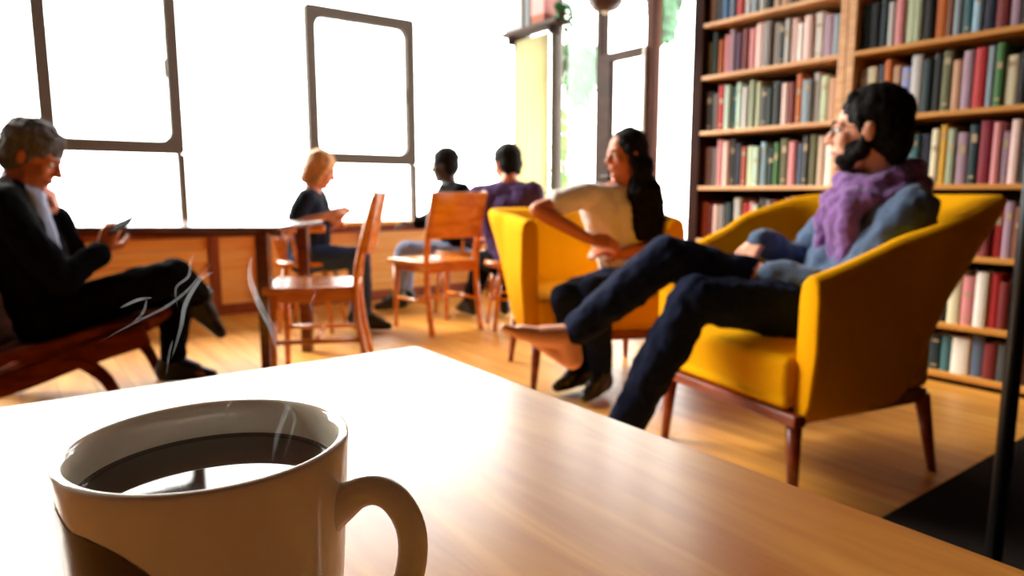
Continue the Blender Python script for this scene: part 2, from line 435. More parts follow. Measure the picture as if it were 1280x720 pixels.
# plants outside the right-hand glazing
def shrub(loc, h, rad, n, m, label, hang=False, name='garden_shrub'):
    o = empty(name, loc); tag(o, label, 'plant')
    bm = bmesh.new(); tube(bm, catmull([(0, 0, 0), (.03, .02, h*.4), (-.02, 0, h*.75), (0, 0, h*.95)], 4), [.03-.0015*i for i in range(13)], 8)
    fin('stem', bm, M['bark'], o, True)
    bm = bmesh.new()
    for i in range(n):
        q = rdir(); t = random.random()**.5
        p = V((q.x*rad*t, q.y*rad*t, h*.68+q.z*h*.34*t))
        leaf(bm, p, (q+V((0, 0, -.3))), random.uniform(.09, .16), .04)
    fin('foliage', bm, m, o)
    return o
shrub((4.66, 5.40, -.1), 1.7, .17, 300, M['leaf_light'], 'light green shrub outside behind the grey-green window post')
def hanging(c, rad, h, n, label):
    o = empty('hanging_plant', c); tag(o, label, 'plant')
    bm = bmesh.new(); tube(bm, [(0, 0, h), (0, 0, 4.05-c.z)], .003, 6); fin('cord', bm, M['black_metal'], o)
    bm = bmesh.new(); lathe(bm, [(0, h*.72), (.05, h*.74), (.085, h*.95), (.08, h*.97), (0, h*.93)], 24); fin('basket', bm, M['leaf'], o, True)
    bm = bmesh.new()
    for i in range(n):
        t = random.random(); a = random.uniform(0, 2*PI); r = rad*(1-.65*t)*random.uniform(.5, 1)
        leaf(bm, V((math.cos(a)*r, math.sin(a)*r, h*(1-t))), V((math.cos(a)*.5, math.sin(a)*.5, -.8)), random.uniform(.08, .14), .04)
    fin('foliage', bm, M['leaf'], o)
struct(bx('ceiling_eave', (XW+.12, 2.6, 4.05), (XW+1.9, 6.8, 4.15), M['white_paint']))
hanging(P(724, 122, 6.4), .2, .5, 420, 'green trailing plant hanging outside, seen through the glazing below the shelf plant')
hanging(P(829, 36, 5.3), .13, .4, 300, 'green trailing plant hanging outside beside the brown post near the bookcase')

# ------------------------------------------------------------------ bookcases and books
BX = 3.45; SH = [.05, .28, .594, .915, 1.243, 1.567, 1.87, 2.2]
def bookcase(y0, y1, label, left_dark, right_dark, m):
    o = empty('bookcase', (BX, (y0+y1)/2, 0)); tag(o, label, 'bookcase', 'bookcases along the right wall')
    w = (y1-y0)/2; t = .04
    tl = .075 if left_dark else t
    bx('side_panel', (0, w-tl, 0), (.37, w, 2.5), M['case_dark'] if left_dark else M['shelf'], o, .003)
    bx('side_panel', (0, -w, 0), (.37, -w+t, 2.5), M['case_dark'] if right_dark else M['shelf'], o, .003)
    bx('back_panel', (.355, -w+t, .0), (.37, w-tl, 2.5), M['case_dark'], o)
    bx('plinth', (.02, -w+t, 0), (.355, w-tl, .028), M['dark_wood'], o)
    for z in SH:
        s = bx('shelf', (0.0, -w+t, z-.024), (.355, w-tl, z), m, o, .003)
    bx('top_board', (0, -w+t, 2.47), (.355, w-tl, 2.5), m, o, .003)
    return o
bookcase(1.875, 2.835, 'pine bookcase farther along the wall with a dark outer side beside the windows', True, False, M['shelf'])
bookcase(.86, 1.872, 'honey pine bookcase nearest the camera, behind the man in the scarf', False, False, M['shelf_warm'])
COL = {'grey': (128, 124, 124), 'pale grey': (184, 184, 182), 'dark grey': (62, 64, 66), 'black': (20, 20, 24), 'red': (176, 40, 44), 'crimson': (122, 16, 40),
 'dark red': (110, 28, 30), 'pink': (206, 132, 136), 'pale pink': (220, 190, 184), 'mauve': (158, 130, 148), 'purple': (84, 48, 80), 'orange': (190, 100, 34),
 'brown': (112, 64, 34), 'rust': (160, 72, 48), 'tan': (186, 142, 112), 'beige': (188, 164, 142), 'cream': (216, 208, 176), 'mustard': (200, 152, 34), 'yellow': (214, 190, 80),
 'olive': (96, 96, 62), 'sage': (146, 158, 130), 'green': (58, 110, 54), 'dark green': (26, 50, 42), 'mint': (176, 204, 190), 'pale green': (186, 200, 168), 'teal': (60, 104, 112),
 'dark teal': (18, 44, 50), 'blue': (44, 92, 140), 'light blue': (146, 182, 204), 'slate blue': (82, 98, 124), 'navy': (28, 34, 58), 'lavender blue': (140, 148, 196), 'white': (224, 222, 216), 'blue-grey': (130, 146, 158)}
BM = {k: mat('book_'+k.replace(' ', '_').replace('-', '_'), v, .6, .4, .1, 60, .06) for k, v in COL.items()}
GOLD = mat('spine_lettering', (170, 150, 116), .5, .5)
ROWS = {
 ('L', 6): 'beige,dark grey,blue,slate blue,red,pale grey,blue-grey,pale grey,black,beige,tan,black,slate blue,beige,pale pink,tan,cream',
 ('L', 5): 'olive,dark green,orange,pink,mauve,purple,dark red,pink,pale pink,grey,pale grey,dark grey,pale grey,pale pink,white,pale pink,white,mauve,blue-grey',
 ('L', 4): 'dark grey,grey,red,mint,teal,mint,pale grey,sage,pale green,dark grey,dark green,black,pale pink,dark red,orange,blue-grey,pale grey,pale green,tan',
 ('L', 3): 'mauve,grey,pink,pale pink,dark grey,navy,rust,pale green,mint,light blue,dark green,green,olive,pink,slate blue,dark grey,olive,beige,white',
 ('L', 2): 'rust,dark red,pale pink,grey,dark teal,pale grey,red,pink,mint,dark grey,grey,crimson,red,pink,tan,green,olive,mint,beige',
 ('R', 5): 'dark teal,black,dark teal,pale grey,pink,pale green,sage,black,orange,brown,blue-grey,teal,light blue,navy,dark red,mauve,black,grey,black,yellow,mustard,olive',
 ('R', 4): 'grey,cream,slate blue,orange,tan,lavender blue,pale grey,dark teal,black,olive,tan,mauve,red,blue-grey,green,cream,black,dark grey,black,sage,tan,navy',
 ('R', 3): 'navy,slate blue,beige,blue-grey,pale pink,mauve,teal,navy,cream,mustard,sage,mauve,dark teal,crimson,pink,mauve,pale pink,black,slate blue,cream,dark grey,rust',
 ('R', 2): 'beige,navy,rust,grey,teal,olive,tan,dark grey,red,blue-grey,black,white,pale grey,pink,dark red,red,mauve,brown,dark green,cream,black',
 ('R', 1): 'navy,grey,brown,sage,rust,tan,black,blue-grey,dark red,olive,black,cream,pink,white,red,dark red,tan,teal,brown,navy',
 ('R', 0): 'dark grey,teal,brown,navy,tan,red,dark red,dark teal,teal,white,slate blue,dark red,dark grey,brown,navy,grey',
 ('R', 6): 'grey,navy,tan,red,black,teal,beige,dark green,mustard,grey,brown,slate blue,cream,rust,black,mauve,olive,dark red,tan,navy',
}
rowname = {6: 'top row', 5: 'second row', 4: 'third row', 3: 'fourth row', 2: 'fifth row', 1: 'low sixth row', 0: 'bottom row'}
casename = {'L': 'farther bookcase', 'R': 'nearer bookcase'}
def book_mesh(th, h, dep, seed):
    bm = bmesh.new(); r = random.Random(seed)
    c = .0025
    # rounded spine + two boards
    n = 5; sec = []
    for i in range(n+1):
        a = PI/2+PI*i/n
        sec.append((math.cos(a)*min(.008, th*.25), math.sin(a)*th/2))
    pts = sec + [(dep, -th/2), (dep, -th/2+c), (.004, -th/2+c), (.004, th/2-c), (dep, th/2-c), (dep, th/2)]
    lo = [bm.verts.new((x, y, 0)) for x, y in pts]; hi = [bm.verts.new((x, y, h)) for x, y in pts]
    for i in range(len(pts)):
        j = (i+1) % len(pts); bm.faces.new((lo[i], lo[j], hi[j], hi[i]))
    bm.faces.new(hi); bm.faces.new(lo[::-1])
    for f in box(bm, (.004, -th/2+c, .004), (dep-.006, th/2-c, h-.005)): f.material_index = 1
    if r.random() < .3:
        z = h*r.choice((.7, .78, .6)); x = -min(.008, th*.25)-.0006
        for f in box(bm, (x, -th*.28, z), (x+.004, th*.28, z+h*r.choice((.06, .1, .14)))): f.material_index = 2
        if r.random() < .5:
            for f in box(bm, (x, -th*.25, h*.1), (x+.004, th*.25, h*.14)): f.material_index = 2
    bmesh.ops.recalc_face_normals(bm, faces=bm.faces)
    me = bpy.data.meshes.new('book'); bm.to_mesh(me); bm.free(); return me
allbooks = []
for (case, r), s in ROWS.items():
    names = s.split(','); y1, y0 = ((2.755, 1.92) if case == 'L' else (1.828, .905))
    if r == 6 and case == 'R': y0 = y0
    ths = [random.uniform(.7, 1.25) for _ in names]; tot = sum(ths); span = (y1-y0)-.01
    gap = SH[r+1]-.024-SH[r]
    y = y1-.004; sizes = []
    for i, (nm, th) in enumerate(zip(names, ths)):
        w = th/tot*span; t = w-.0025
        hh = gap*random.uniform(.7, .9) if gap > .22 else gap*random.uniform(.78, .93)
        me = book_mesh(t, hh, random.uniform(.15, .2), i*7+r)
        o = link('book', me, [BM[nm], M['pages'], GOLD])
        o.location = (BX+.035+random.uniform(0, .02), y-w/2, SH[r]+.0005)
        sizes.append((hh, t)); allbooks.append([o, nm, case, r, i, names]); y -= w
used = {}
ORD = ['first', 'second', 'third', 'fourth', 'fifth', 'sixth']
def firstlab(nm, case, r, i, names, lvl):
    at = ', '+rowname[r]+' of the '+casename[case]
    L = names[i-1] if i > 0 else None; R = names[i+1] if i < len(names)-1 else None
    if lvl == 0: return nm+' book'+at
    if lvl == 1: return nm+' book'+((' right of the %s one' % L) if L else ' at the left end')+at
    if lvl == 2: return nm+' one'*0+' book'+((' between %s and %s' % (L, R)) if L and R else ' at the %s end' % ('right' if L else 'left'))+at
    same = [k for k in range(len(names)) if names[k] == nm]
    return ORD[same.index(i)]+' '+nm+' book from the left'+at
for lvl in range(4):
    labs = {}
    for b in allbooks:
        if 'label' in b[0]: continue
        labs.setdefault(firstlab(*b[1:], lvl), []).append(b)
    for l, bs in labs.items():
        if len(bs) == 1 or lvl == 3:
            for b in bs: b[0]['label'] = l
for b in allbooks:
    b[0]['category'] = 'book'; b[0]['group'] = 'books on the '+rowname[b[3]]+' of the '+casename[b[2]]

shade_sheet = bx('shade_sheet', (-2.2, -2.0, 0), (2.95, .82, .012), mat('charcoal_shade', (30, 24, 22), .95, .1, .8, 300, .3), bevel=.004)  # dark sheet added to darken the shaded floor corner and cut bounce light
tag(shade_sheet, 'dark sheet standing in for floor shade under the foreground table', 'shade_sheet')
# ------------------------------------------------------------------ near table, mug, coffee, steam
nt_ = empty('table', (0, .2, 0)); tag(nt_, 'light oak table in the foreground holding the coffee mug', 'table')
TZ = .71
bm = bmesh.new()
box(bm, (-.75, -.55, TZ-.028), (.362, .47, TZ)); tt = fin('tabletop', bm, M['table'], nt_, bevel=.003)
for sx in (-.68, .29):
    for sy in (-.48, .40):
        bm = bmesh.new(); tube(bm, [(sx, sy, TZ-.028), (sx, sy, 0)], [.03, .02], 16); fin('leg', bm, M['dark_wood'], nt_, True)
bx('apron', (-.66, -.46, TZ-.09), (.27, -.44, TZ-.028), M['table'], nt_); bx('apron', (-.66, .36, TZ-.09), (.27, .38, TZ-.028), M['table'], nt_)
tt.location = (0, 0, 0)

MC = P(262, 547, .205); RZ = MC.z; MH = RZ-TZ
mug = empty('coffee_mug', (MC.x, MC.y, TZ)); tag(mug, 'cream china mug of black coffee on the foreground table', 'mug')
R0 = .0420
def mug_r(z):                       # outer radius at height z above table
    t = z/MH
    return .0350+(R0-.0350)*min(1, t**.75) if t > .08 else .0350-.004*(1-t/.08)
prof = [(0, .003), (.028, .003), (.031, 0)]
for i in range(25):
    z = MH*i/24*.985; prof.append((mug_r(z), max(z, .0006)))
prof += [(R0-.0004, MH-.0006), (R0-.0016, MH), (R0-.003, MH-.0008)]
for i in range(24, 0, -1):
    z = .006+(MH-.009)*i/24; prof.append((mug_r(z)-.0038, z))
prof += [(.025, .006), (0, .006)]
bm = bmesh.new(); lathe(bm, prof, 96); fin('mug_body', bm, M['mug'], mug, True)
md = V((MC.x, MC.y, 0)).normalized(); mr = V((md.y, -md.x, 0)); hd = (mr*.88-md*.48).normalized()
ra = lambda z: hd*(mug_r(z)-.003)+UP*z
zt = MH-.0165; zb_ = .018
hp = catmull([ra(zt-.009)-hd*.006, ra(zt-.004)+hd*.002, ra(zt+.001)+hd*.012, ra(zt-.002)+hd*.020, ra(zt-.012)+hd*.0255, ra(zt-.026)+hd*.0255, ra(zt-.041)+hd*.020, ra(zb_+.004)+hd*.012, ra(zb_)+hd*.004, ra(zb_-.002)], 7)
bm = bmesh.new(); N = len(hp)
tube(bm, hp, [.0041+.0045*max(0, 1-i/11)+.002*max(0, 1-(N-1-i)/8) for i in range(N)], 20, sq=(.9, 1.15)); fin('handle', bm, M['mug'], mug, True)
LV = MH-.0125
bm = bmesh.new(); lathe(bm, [(0, LV), (.02, LV), (.035, LV), (mug_r(LV)-.0052, LV), (mug_r(LV)-.0038, LV+.0007), (mug_r(LV)-.0036, LV-.004), (0, LV-.004)], 96)
cf = fin('coffee', bm, M['coffee'], mug, True)
# printed emblem wrapped on the glaze
tocam = math.atan2(-MC.y, -MC.x)
a0 = tocam - math.radians(40)
ol = [(-.027, .0005), (-.026, .0165), (-.0235, .0195), (-.0195, .0175), (-.013, .0145), (-.006, .0142), (.003, .012), (.011, .007), (.018, 0), (.0225, -.009), (.0235, -.018), (.021, -.027), (.014, -.035), (.003, -.038), (-.01, -.036), (-.02, -.029), (-.025, -.018), (-.027, -.008)]
pts = [q for q in catmull([(x, y, 0) for x, y in ol+ol[:1]], 4)][:-1]
cz = MH-.0275
bm = bmesh.new(); rings = []
def onmug(x, y, t):
    z = max(.004, cz+y*t); a = a0+(x*t)/.042
    r = mug_r(z)+.00025
    return bm.verts.new((r*math.cos(a), r*math.sin(a), z))
cv = onmug(0, -.008, 1)
for k in range(1, 9):
    t = k/8; rings.append([onmug(q.x*t, -.008*(1-t)/t+q.y if 1 else 0, t) for q in pts] if 0 else [onmug(lerp(0, q.x, t), lerp(-.008, q.y, t), 1) for q in pts])
n = len(pts)
for k in range(n): bm.faces.new((cv, rings[0][k], rings[0][(k+1) % n]))
for a, b in zip(rings, rings[1:]):
    for k in range(n): bm.faces.new((a[k], b[k], b[(k+1) % n], a[(k+1) % n]))
em = fin('printed_emblem', bm, M['emblem'], mug, True)
em['label'] = 'dark maroon rounded emblem printed on the mug'

st = empty('steam', (MC.x, MC.y, RZ)); tag(st, 'thin white wisps of steam rising from the coffee mug', 'steam', kind='stuff')
wisps = [
 ([(352, 580, .205), (362, 548, .21), (368, 520, .215), (350, 498, .22), (345, 470, .225)], .0009),
 ([(340, 580, .2), (348, 540, .21), (362, 505, .215), (376, 470, .22)], .0016),
 ([(275, 520, .215), (290, 500, .22), (300, 480, .225)], .0009),
 ([(350, 450, .235), (338, 410, .24), (322, 375, .24), (312, 345, .245), (315, 320, .25)], .0022),
 ([(356, 450, .235), (346, 415, .24), (328, 385, .24), (318, 360, .245)], .0011),
 ([(160, 410, .25), (178, 392, .25), (184, 372, .25)], .0010),
 ([(120, 430, .25), (165, 405, .25), (205, 385, .25), (232, 365, .25), (250, 345, .25), (266, 328, .25)], .0010),
 ([(222, 385, .25), (220, 360, .25), (236, 345, .25), (238, 325, .25), (246, 318, .25)], .0010),
 ([(150, 385, .25), (172, 375, .25), (190, 372, .25)], .0012),
 ([(214, 450, .245), (226, 410, .245), (232, 380, .25), (250, 350, .25), (268, 340, .25)], .0015),
 ([(400, 418, .24), (396, 398, .24), (388, 382, .24), (394, 366, .24), (390, 356, .24)], .0008),
 ([(208, 470, .24), (212, 440, .245), (216, 425, .245)], .0008)]
bm = bmesh.new()
for pts, r in wisps:
    c = catmull([P(*q) for q in pts], 6); n = len(c)
    tube(bm, c, [max(.00012, r*.62*math.sin(PI*(i+.4)/(n+.0))**.7) if 0 < i < n-1 else .0001 for i in range(n)], 8)
fin('wisp', bm, M['steam'], st, True, world=True)

# ------------------------------------------------------------------ furniture
def rot_to(f): return math.atan2(f.y, f.x)        # local +X is the way the chair faces
def armchair(loc, f, w, arm_f, arm_b, label, seat_z=.42):
    """upholstered tub chair: wrap-around shell of arms and back, seat cushion, wooden rail and four legs"""
    o = empty('armchair', loc, rot_to(f)); tag(o, label, 'armchair', 'mustard yellow armchairs')
    hw = w/2; fr = .31; bk = -.30
    # plan path of shell (inner/outer), from near arm front round the back to the other arm front
    path = [(fr, -hw+.04), (.12, -hw+.015), (-.08, -hw+.01), (-.22, -hw+.06), (-.315, -hw*.62), (-.345, -hw*.25), (-.35, 0), (-.345, hw*.25), (-.315, hw*.62), (-.22, hw-.06), (-.08, hw-.01), (.12, hw-.015), (fr, hw-.04)]
    cp_ = catmull([(x, y, 0) for x, y in path], 6); n = len(cp_)
    bm = bmesh.new(); secs = []
    for i, p in enumerate(cp_):
        d = (cp_[min(i+1, n-1)]-cp_[max(i-1, 0)]).normalized(); nn = V((d.y, -d.x, 0))       # outward
        if nn.dot(p) < 0: nn = -nn
        back = min(1, max(0, (fr-p.x)/(fr-bk)))
        top = lerp(arm_f, arm_b, back**1.1); zb = .245
        th = .042
        lean = .16*max(0, min(1, (.0-p.x)/.3))           # back leans outward with height
        sec = []
        prof = [(-th, zb), (-th, zb+.1), (-th*.95, top-.06), (-th*.8, top-.025), (-th*.3, top-.004), (th*.3, top-.002), (th*.75, top-.02), (th*.95, top-.06), (th, lerp(zb, top, .5)), (th*.6, zb+.05), (th*.1, zb)]
        for s, z in prof:
            k = (z-zb)/(top-zb)
            taper = -.07*(1-k)*back                       # body draws in toward the feet
            q = p+nn*(s+lean*k*k+taper if 1 else 0)
            sec.append(bm.verts.new((q.x, q.y, z)))
        secs.append(sec)
    m_ = len(secs[0])
    for a, b in zip(secs, secs[1:]):
        for k in range(m_): bm.faces.new((a[k], a[(k+1) % m_], b[(k+1) % m_], b[k]))
    bm.faces.new(secs[0]); bm.faces.new(secs[-1][::-1])
    sh_ = fin('shell', bm, M['yellow'], o, True); b = sh_.modifiers.new('b', 'BEVEL'); b.width = .01; b.segments = 3; b.limit_method = 'ANGLE'; b.angle_limit = 1.0
    # piping on the top edge
    # seat cushion
    bm = bmesh.new(); g = box(bm, (-.27, -hw+.07, .27), (.34, hw-.07, seat_z))
    bmesh.ops.subdivide_edges(bm, edges=bm.edges[:], cuts=5, use_grid_fill=True)
    for v in bm.verts:
        if v.co.z > .4: v.co.z += .025*math.cos(v.co.y/hw*1.5)*math.cos((v.co.x-.03)*4)
    cu = fin('seat_cushion', bm, M['yellow'], o, True); b = cu.modifiers.new('b', 'BEVEL'); b.width = .03; b.segments = 4; b.limit_method = 'ANGLE'; b.angle_limit = .8
    # rail
    bx('front_rail', (.30, -hw+.03, .235), (.345, hw-.03, .27), M['red_wood'], o, .006)
    bx('seat_frame', (-.26, -hw+.07, .225), (.31, hw-.07, .27), M['red_wood'], o, .006)
    for sx, sy in ((.3, -1), (.3, 1), (-.24, -1), (-.24, 1)):
        x0 = sx; y0 = sy*(hw-.075); bm = bmesh.new()
        tube(bm, [(x0, y0, .25), (x0+(.01 if sx > 0 else -.05), y0+sy*.02, 0)], [.024, .013], 14); fin('leg', bm, M['red_wood'], o, True)
    return o
RF = V((-.978, .208, 0)); RS = V((.208, .978, 0))
rc_loc = V((1.78, 1.31, 0)) - RF*.33
rc = armchair(rc_loc, RF, .70, .655, .875, 'mustard yellow tub armchair nearest the camera with the jeans-clad man sitting in it')
WF = (FW*-.95+RT*.16).normalized()
wc_c = P(730, 420, 3.30); wc_c.z = 0
wc = armchair(wc_c, WF, .74, .765, .80, 'mustard yellow tub armchair farther off with the long-haired woman sitting in it')

def wooden_chair(loc, f, label, top=.86):
    o = empty('wooden_chair', loc, rot_to(f)); tag(o, label, 'chair', 'orange wooden chairs')
    bm = bmesh.new(); box(bm, (-.2, -.21, .425), (.22, .21, .455))
    bmesh.ops.subdivide_edges(bm, edges=bm.edges[:], cuts=5, use_grid_fill=True)
    for v in bm.verts:
        v.co.y *= 1+.12*(v.co.x)/.22
        if v.co.z > .45: v.co.z -= .008*math.cos(v.co.x*7)*math.cos(v.co.y*7)
    fin('seat', bm, M['orange_wood'], o, True, bevel=.006)
    for sy in (-1, 1):
        bm = bmesh.new(); tube(bm, [(.18, sy*.19, .43), (.19, sy*.2, 0)], [.02, .015], 12); fin('leg', bm, M['orange_wood'], o, True)
        bm = bmesh.new(); tube(bm, catmull([(-.24, sy*.185, 0), (-.19, sy*.185, .3), (-.19, sy*.185, .5), (-.235, sy*.185, .7), (-.29, sy*.185, top)], 4), .019, 12, sq=(1.1, .8)); fin('leg', bm, M['orange_wood'], o, True)
    bm = bmesh.new()
    cols = []
    for i in range(13):
        y = -.19+.38*i/12; bow = -.035*math.cos(y*8)
        cols.append([bm.verts.new((x+bow, y, z)) for x, z in ((-.222, .6), (-.285, top+.0), (-.303, top), (-.24, .6))])
    for a, b in zip(cols, cols[1:]):
        for k in range(4): bm.faces.new((a[k], a[(k+1) % 4], b[(k+1) % 4], b[k]))
    bm.faces.new(cols[0]); bm.faces.new(cols[-1][::-1])
    fin('backrest', bm, M['orange_wood'], o, True, bevel=.004)
    for sy in (-1, 1):
        bm = bmesh.new(); tube(bm, [(.185, sy*.195, .2), (-.205, sy*.185, .2)], .011, 10); fin('stretcher', bm, M['orange_wood'], o, True)
    bm = bmesh.new(); tube(bm, [(0, .19, .2), (0, -.19, .2)], .011, 10); fin('stretcher', bm, M['orange_wood'], o, True)
    bx('seat_rail', (-.18, -.19, .38), (.19, .19, .425), M['orange_wood'], o, .004)
    return o
ca = P(398, 352, 3.28); ca.z = 0
wooden_chair(ca, (-RT*.98-FW*.16).normalized(), 'orange wooden chair side-on at the end of the dark table, standing empty', .88)
cc = P(545, 326, 4.45); cc.z = 0
wooden_chair(cc, (-RT*.62+FW*.78).normalized(), 'orange wooden chair with a solid curved backrest, empty beside the man in purple', .88)

def ring_chair(loc, f, label):
    o = empty('ring_back_chair', loc, rot_to(f)); tag(o, label, 'chair', 'low ring-backed wooden chairs')
    bm = bmesh.new(); lathe(bm, [(0, .42), (.2, .42), (.215, .435), (.205, .45), (0, .445)], 32); fin('seat', bm, M['orange_wood'], o, True)
    pts = catmull([(.17, -.25, .66), (0, -.255, .66), (-.16, -.2, .665), (-.235, 0, .68), (-.16, .2, .665), (0, .255, .66), (.17, .25, .66)], 6)
    bm = bmesh.new(); tube(bm, pts, .02, 10, sq=(1, 1.3)); fin('arm_rail', bm, M['orange_wood'], o, True)
    for a in (-100, -130, -160, 160, 130, 100):
        c, s = math.cos(math.radians(a)), math.sin(math.radians(a)); bm = bmesh.new()
        tube(bm, [(c*.17, s*.18, .44), (c*.215-.01, s*.235, .66)], .012, 10); fin('spindle', bm, M['orange_wood'], o, True)
    for a in (45, 135, 225, 315):
        c, s = math.cos(math.radians(a)), math.sin(math.radians(a)); bm = bmesh.new()
        tube(bm, [(c*.17, s*.17, .43), (c*.24, s*.24, 0)], [.018, .013], 10); fin('leg', bm, M['orange_wood'], o, True)
    return o
bc = P(388, 325, 4.42); bc.z = 0
ring_chair(bc, RT, 'low ring-backed wooden chair under the blonde woman by the window')
kc = P(572, 325, 5.15); kc.z = 0
ring_chair(kc, (-RT*.95-FW*.1).normalized(), 'low ring-backed wooden chair under the black-clad man by the window')
stl = P(640, 325, 4.5); stl.z = 0
so = empty('stool', stl); tag(so, 'wooden stool under the man in the purple shirt', 'stool')
bm = bmesh.new(); lathe(bm, [(0, .4), (.17, .4), (.185, .42), (.175, .44), (0, .435)], 32); fin('seat', bm, M['orange_wood'], so, True)
for a in (20, 110, 200, 290):
    c, s = math.cos(math.radians(a)), math.sin(math.radians(a)); bm = bmesh.new()
    tube(bm, [(c*.13, s*.13, .41), (c*.2, s*.2, 0)], [.018, .014], 10); fin('leg', bm, M['orange_wood'], so, True)
bm = bmesh.new(); tube(bm, [(math.cos(math.radians(a))*.165, math.sin(math.radians(a))*.165, .2) for a in range(20, 381, 15)], .009, 8); fin('foot_ring', bm, M['orange_wood'], so, True)

# dark table by the window
ft = P(348, 284, 3.10); ft.z = 0
dt = empty('table', ft, math.atan2(RT.y, RT.x)); tag(dt, 'dark reddish wooden table at the window between the grey-haired man and the side-on chair', 'table')
bx('tabletop', (-1.75, 0, .70), (0, .72, .725), M['table_dark'], dt, .004)
for x in (-1.65, -.09):
    for y in (.05, .66): bx('leg', (x-.028, y-.028, 0), (x+.028, y+.028, .70), M['table_dark'], dt, .003)
bx('apron', (-1.62, .36, .66), (-.11, .38, .70), M['table_dark'], dt)

# lounge chair of the grey-haired man: local +X = facing (to the right in the view)
LF = (RT*.97+FW*.25).normalized()
lc = P(92, 430, 2.82); lc.z = 0
lo_ = empty('lounge_chair', lc, rot_to(LF)); tag(lo_, 'reddish brown wooden lounge chair with a sloping seat under the grey-haired man', 'chair')
def slab(bm, pts, w, t):
    c = catmull(pts, 6); n = len(c); rings = []
    for i, p in enumerate(c):
        d = (c[min(i+1, n-1)]-c[max(i-1, 0)]).normalized(); nn = V((-d.z, 0, d.x))
        rings.append([bm.verts.new((p.x+nn.x*s, y, p.z+nn.z*s)) for s, y in ((t/2, -w), (t/2, w), (-t/2, w), (-t/2, -w))])
    for a, b in zip(rings, rings[1:]):
        for k in range(4): bm.faces.new((a[k], b[k], b[(k+1) % 4], a[(k+1) % 4]))
    bm.faces.new(rings[0][::-1]); bm.faces.new(rings[-1])
bm = bmesh.new(); slab(bm, [(.36, 0, .36), (.2, 0, .345), (0, 0, .29), (-.2, 0, .25), (-.26, 0, .255)], .27, .04); fin('seat', bm, M['lounge_wood'], lo_, True, bevel=.01)
bm = bmesh.new(); slab(bm, [(-.25, 0, .26), (-.33, 0, .42), (-.42, 0, .62), (-.52, 0, .86)], .27, .04); fin('backrest', bm, M['lounge_wood'], lo_, True, bevel=.01)
for sy in (-1, 1):
    bm = bmesh.new(); tube(bm, catmull([(.35, sy*.285, .33), (.1, sy*.285, .25), (-.15, sy*.285, .16), (-.5, sy*.285, .08), (-.62, sy*.285, .02)], 5), [.03]*21, 10, sq=(.7, 1.5)); fin('side_rail', bm, M['lounge_wood'], lo_, True)
    bm = bmesh.new(); tube(bm, catmull([(.1, sy*.285, .25), (.2, sy*.29, .16), (.26, sy*.29, 0)], 5), [.03-.0012*i for i in range(11)], 10); fin('leg', bm, M['lounge_wood'], lo_, True)
    bm = bmesh.new(); tube(bm, catmull([(-.3, sy*.285, .14), (-.35, sy*.29, .4), (-.45, sy*.29, .62)], 5), .026, 10); fin('back_post', bm, M['lounge_wood'], lo_, True)
bm = bmesh.new(); tube(bm, [(-.3, -.285, .13), (-.3, .285, .13)], .018, 10); fin('stretcher', bm, M['lounge_wood'], lo_, True)

# black floor-lamp pole at the right margin
fl = P(1256, 560, 1.3); fl.z = 0
fo = empty('floor_lamp', fl); tag(fo, 'black metal floor lamp whose pole stands at the right margin', 'lamp')
bm = bmesh.new(); lathe(bm, [(0, 0), (.14, 0), (.14, .012), (.03, .025), (0, .025)], 40); fin('base', bm, M['black_metal'], fo, True)
bm = bmesh.new(); tube(bm, [(0, 0, .02), (0, 0, 1.62)], .015, 16); fin('pole', bm, M['black_metal'], fo, True)
bm = bmesh.new(); lathe(bm, [(.12, 1.6), (.17, 1.42), (.168, 1.42), (.118, 1.6)], 40); lathe(bm, [(0, 1.6), (.118, 1.6), (.118, 1.605), (0, 1.605)], 40); fin('lamp_shade', bm, M['black_metal'], fo, True)

# ------------------------------------------------------------------ people
def hbasis(f, tilt=0):
    """axes (right, forward, up) of a head looking along f, nodding down by tilt"""
    f = f.normalized(); s = f.cross(UP).normalized()
    u = s.cross(f).normalized()
    fr = f*math.cos(tilt)-u*math.sin(tilt); up = u*math.cos(tilt)+f*math.sin(tilt)
    return s, fr, up
def head(bm, c, ax, s=1.0):
    X, Y, Z = ax
    W = lambda x, y, z: c+(X*x+Y*y+Z*z)*s
    ell(bm, W(0, -.012, .03), (.074*s, .092*s, .084*s), ax)
    ell(bm, W(0, .022, -.035), (.056*s, .066*s, .078*s), ax)
    cap(bm, W(-.03, .02, -.085), .024*s, W(0, .06, -.1), .02*s); cap(bm, W(.03, .02, -.085), .024*s, W(0, .06, -.1), .02*s)
    for q in (-1, 1):
        cap(bm, W(q*.012, .078, .022), .011*s, W(q*.04, .066, .02), .011*s)          # brow
        ell(bm, W(q*.036, .056, -.025), (.022*s, .024*s, .026*s), ax)               # cheek
        ell(bm, W(q*.074, -.008, -.008), (.009*s, .019*s, .031*s), ax)              # ear
        ell(bm, W(q*.079, -.012, .006), (.009*s, .014*s, .016*s), ax)
        ell(bm, W(q*.011, .094, -.03), (.009*s, .009*s, .008*s), ax)                # nostril
        cap(bm, W(q*.018, .078, -.058), .008*s, W(0, .085, -.056), .009*s)
        cap(bm, W(q*.016, .077, -.068), .008*s, W(0, .083, -.069), .009*s)
    cap(bm, W(0, .084, .012), .008*s, W(0, .105, -.026), .012*s)                     # nose
    ell(bm, W(0, .075, -.1), (.018*s, .014*s, .014*s), ax)                           # chin
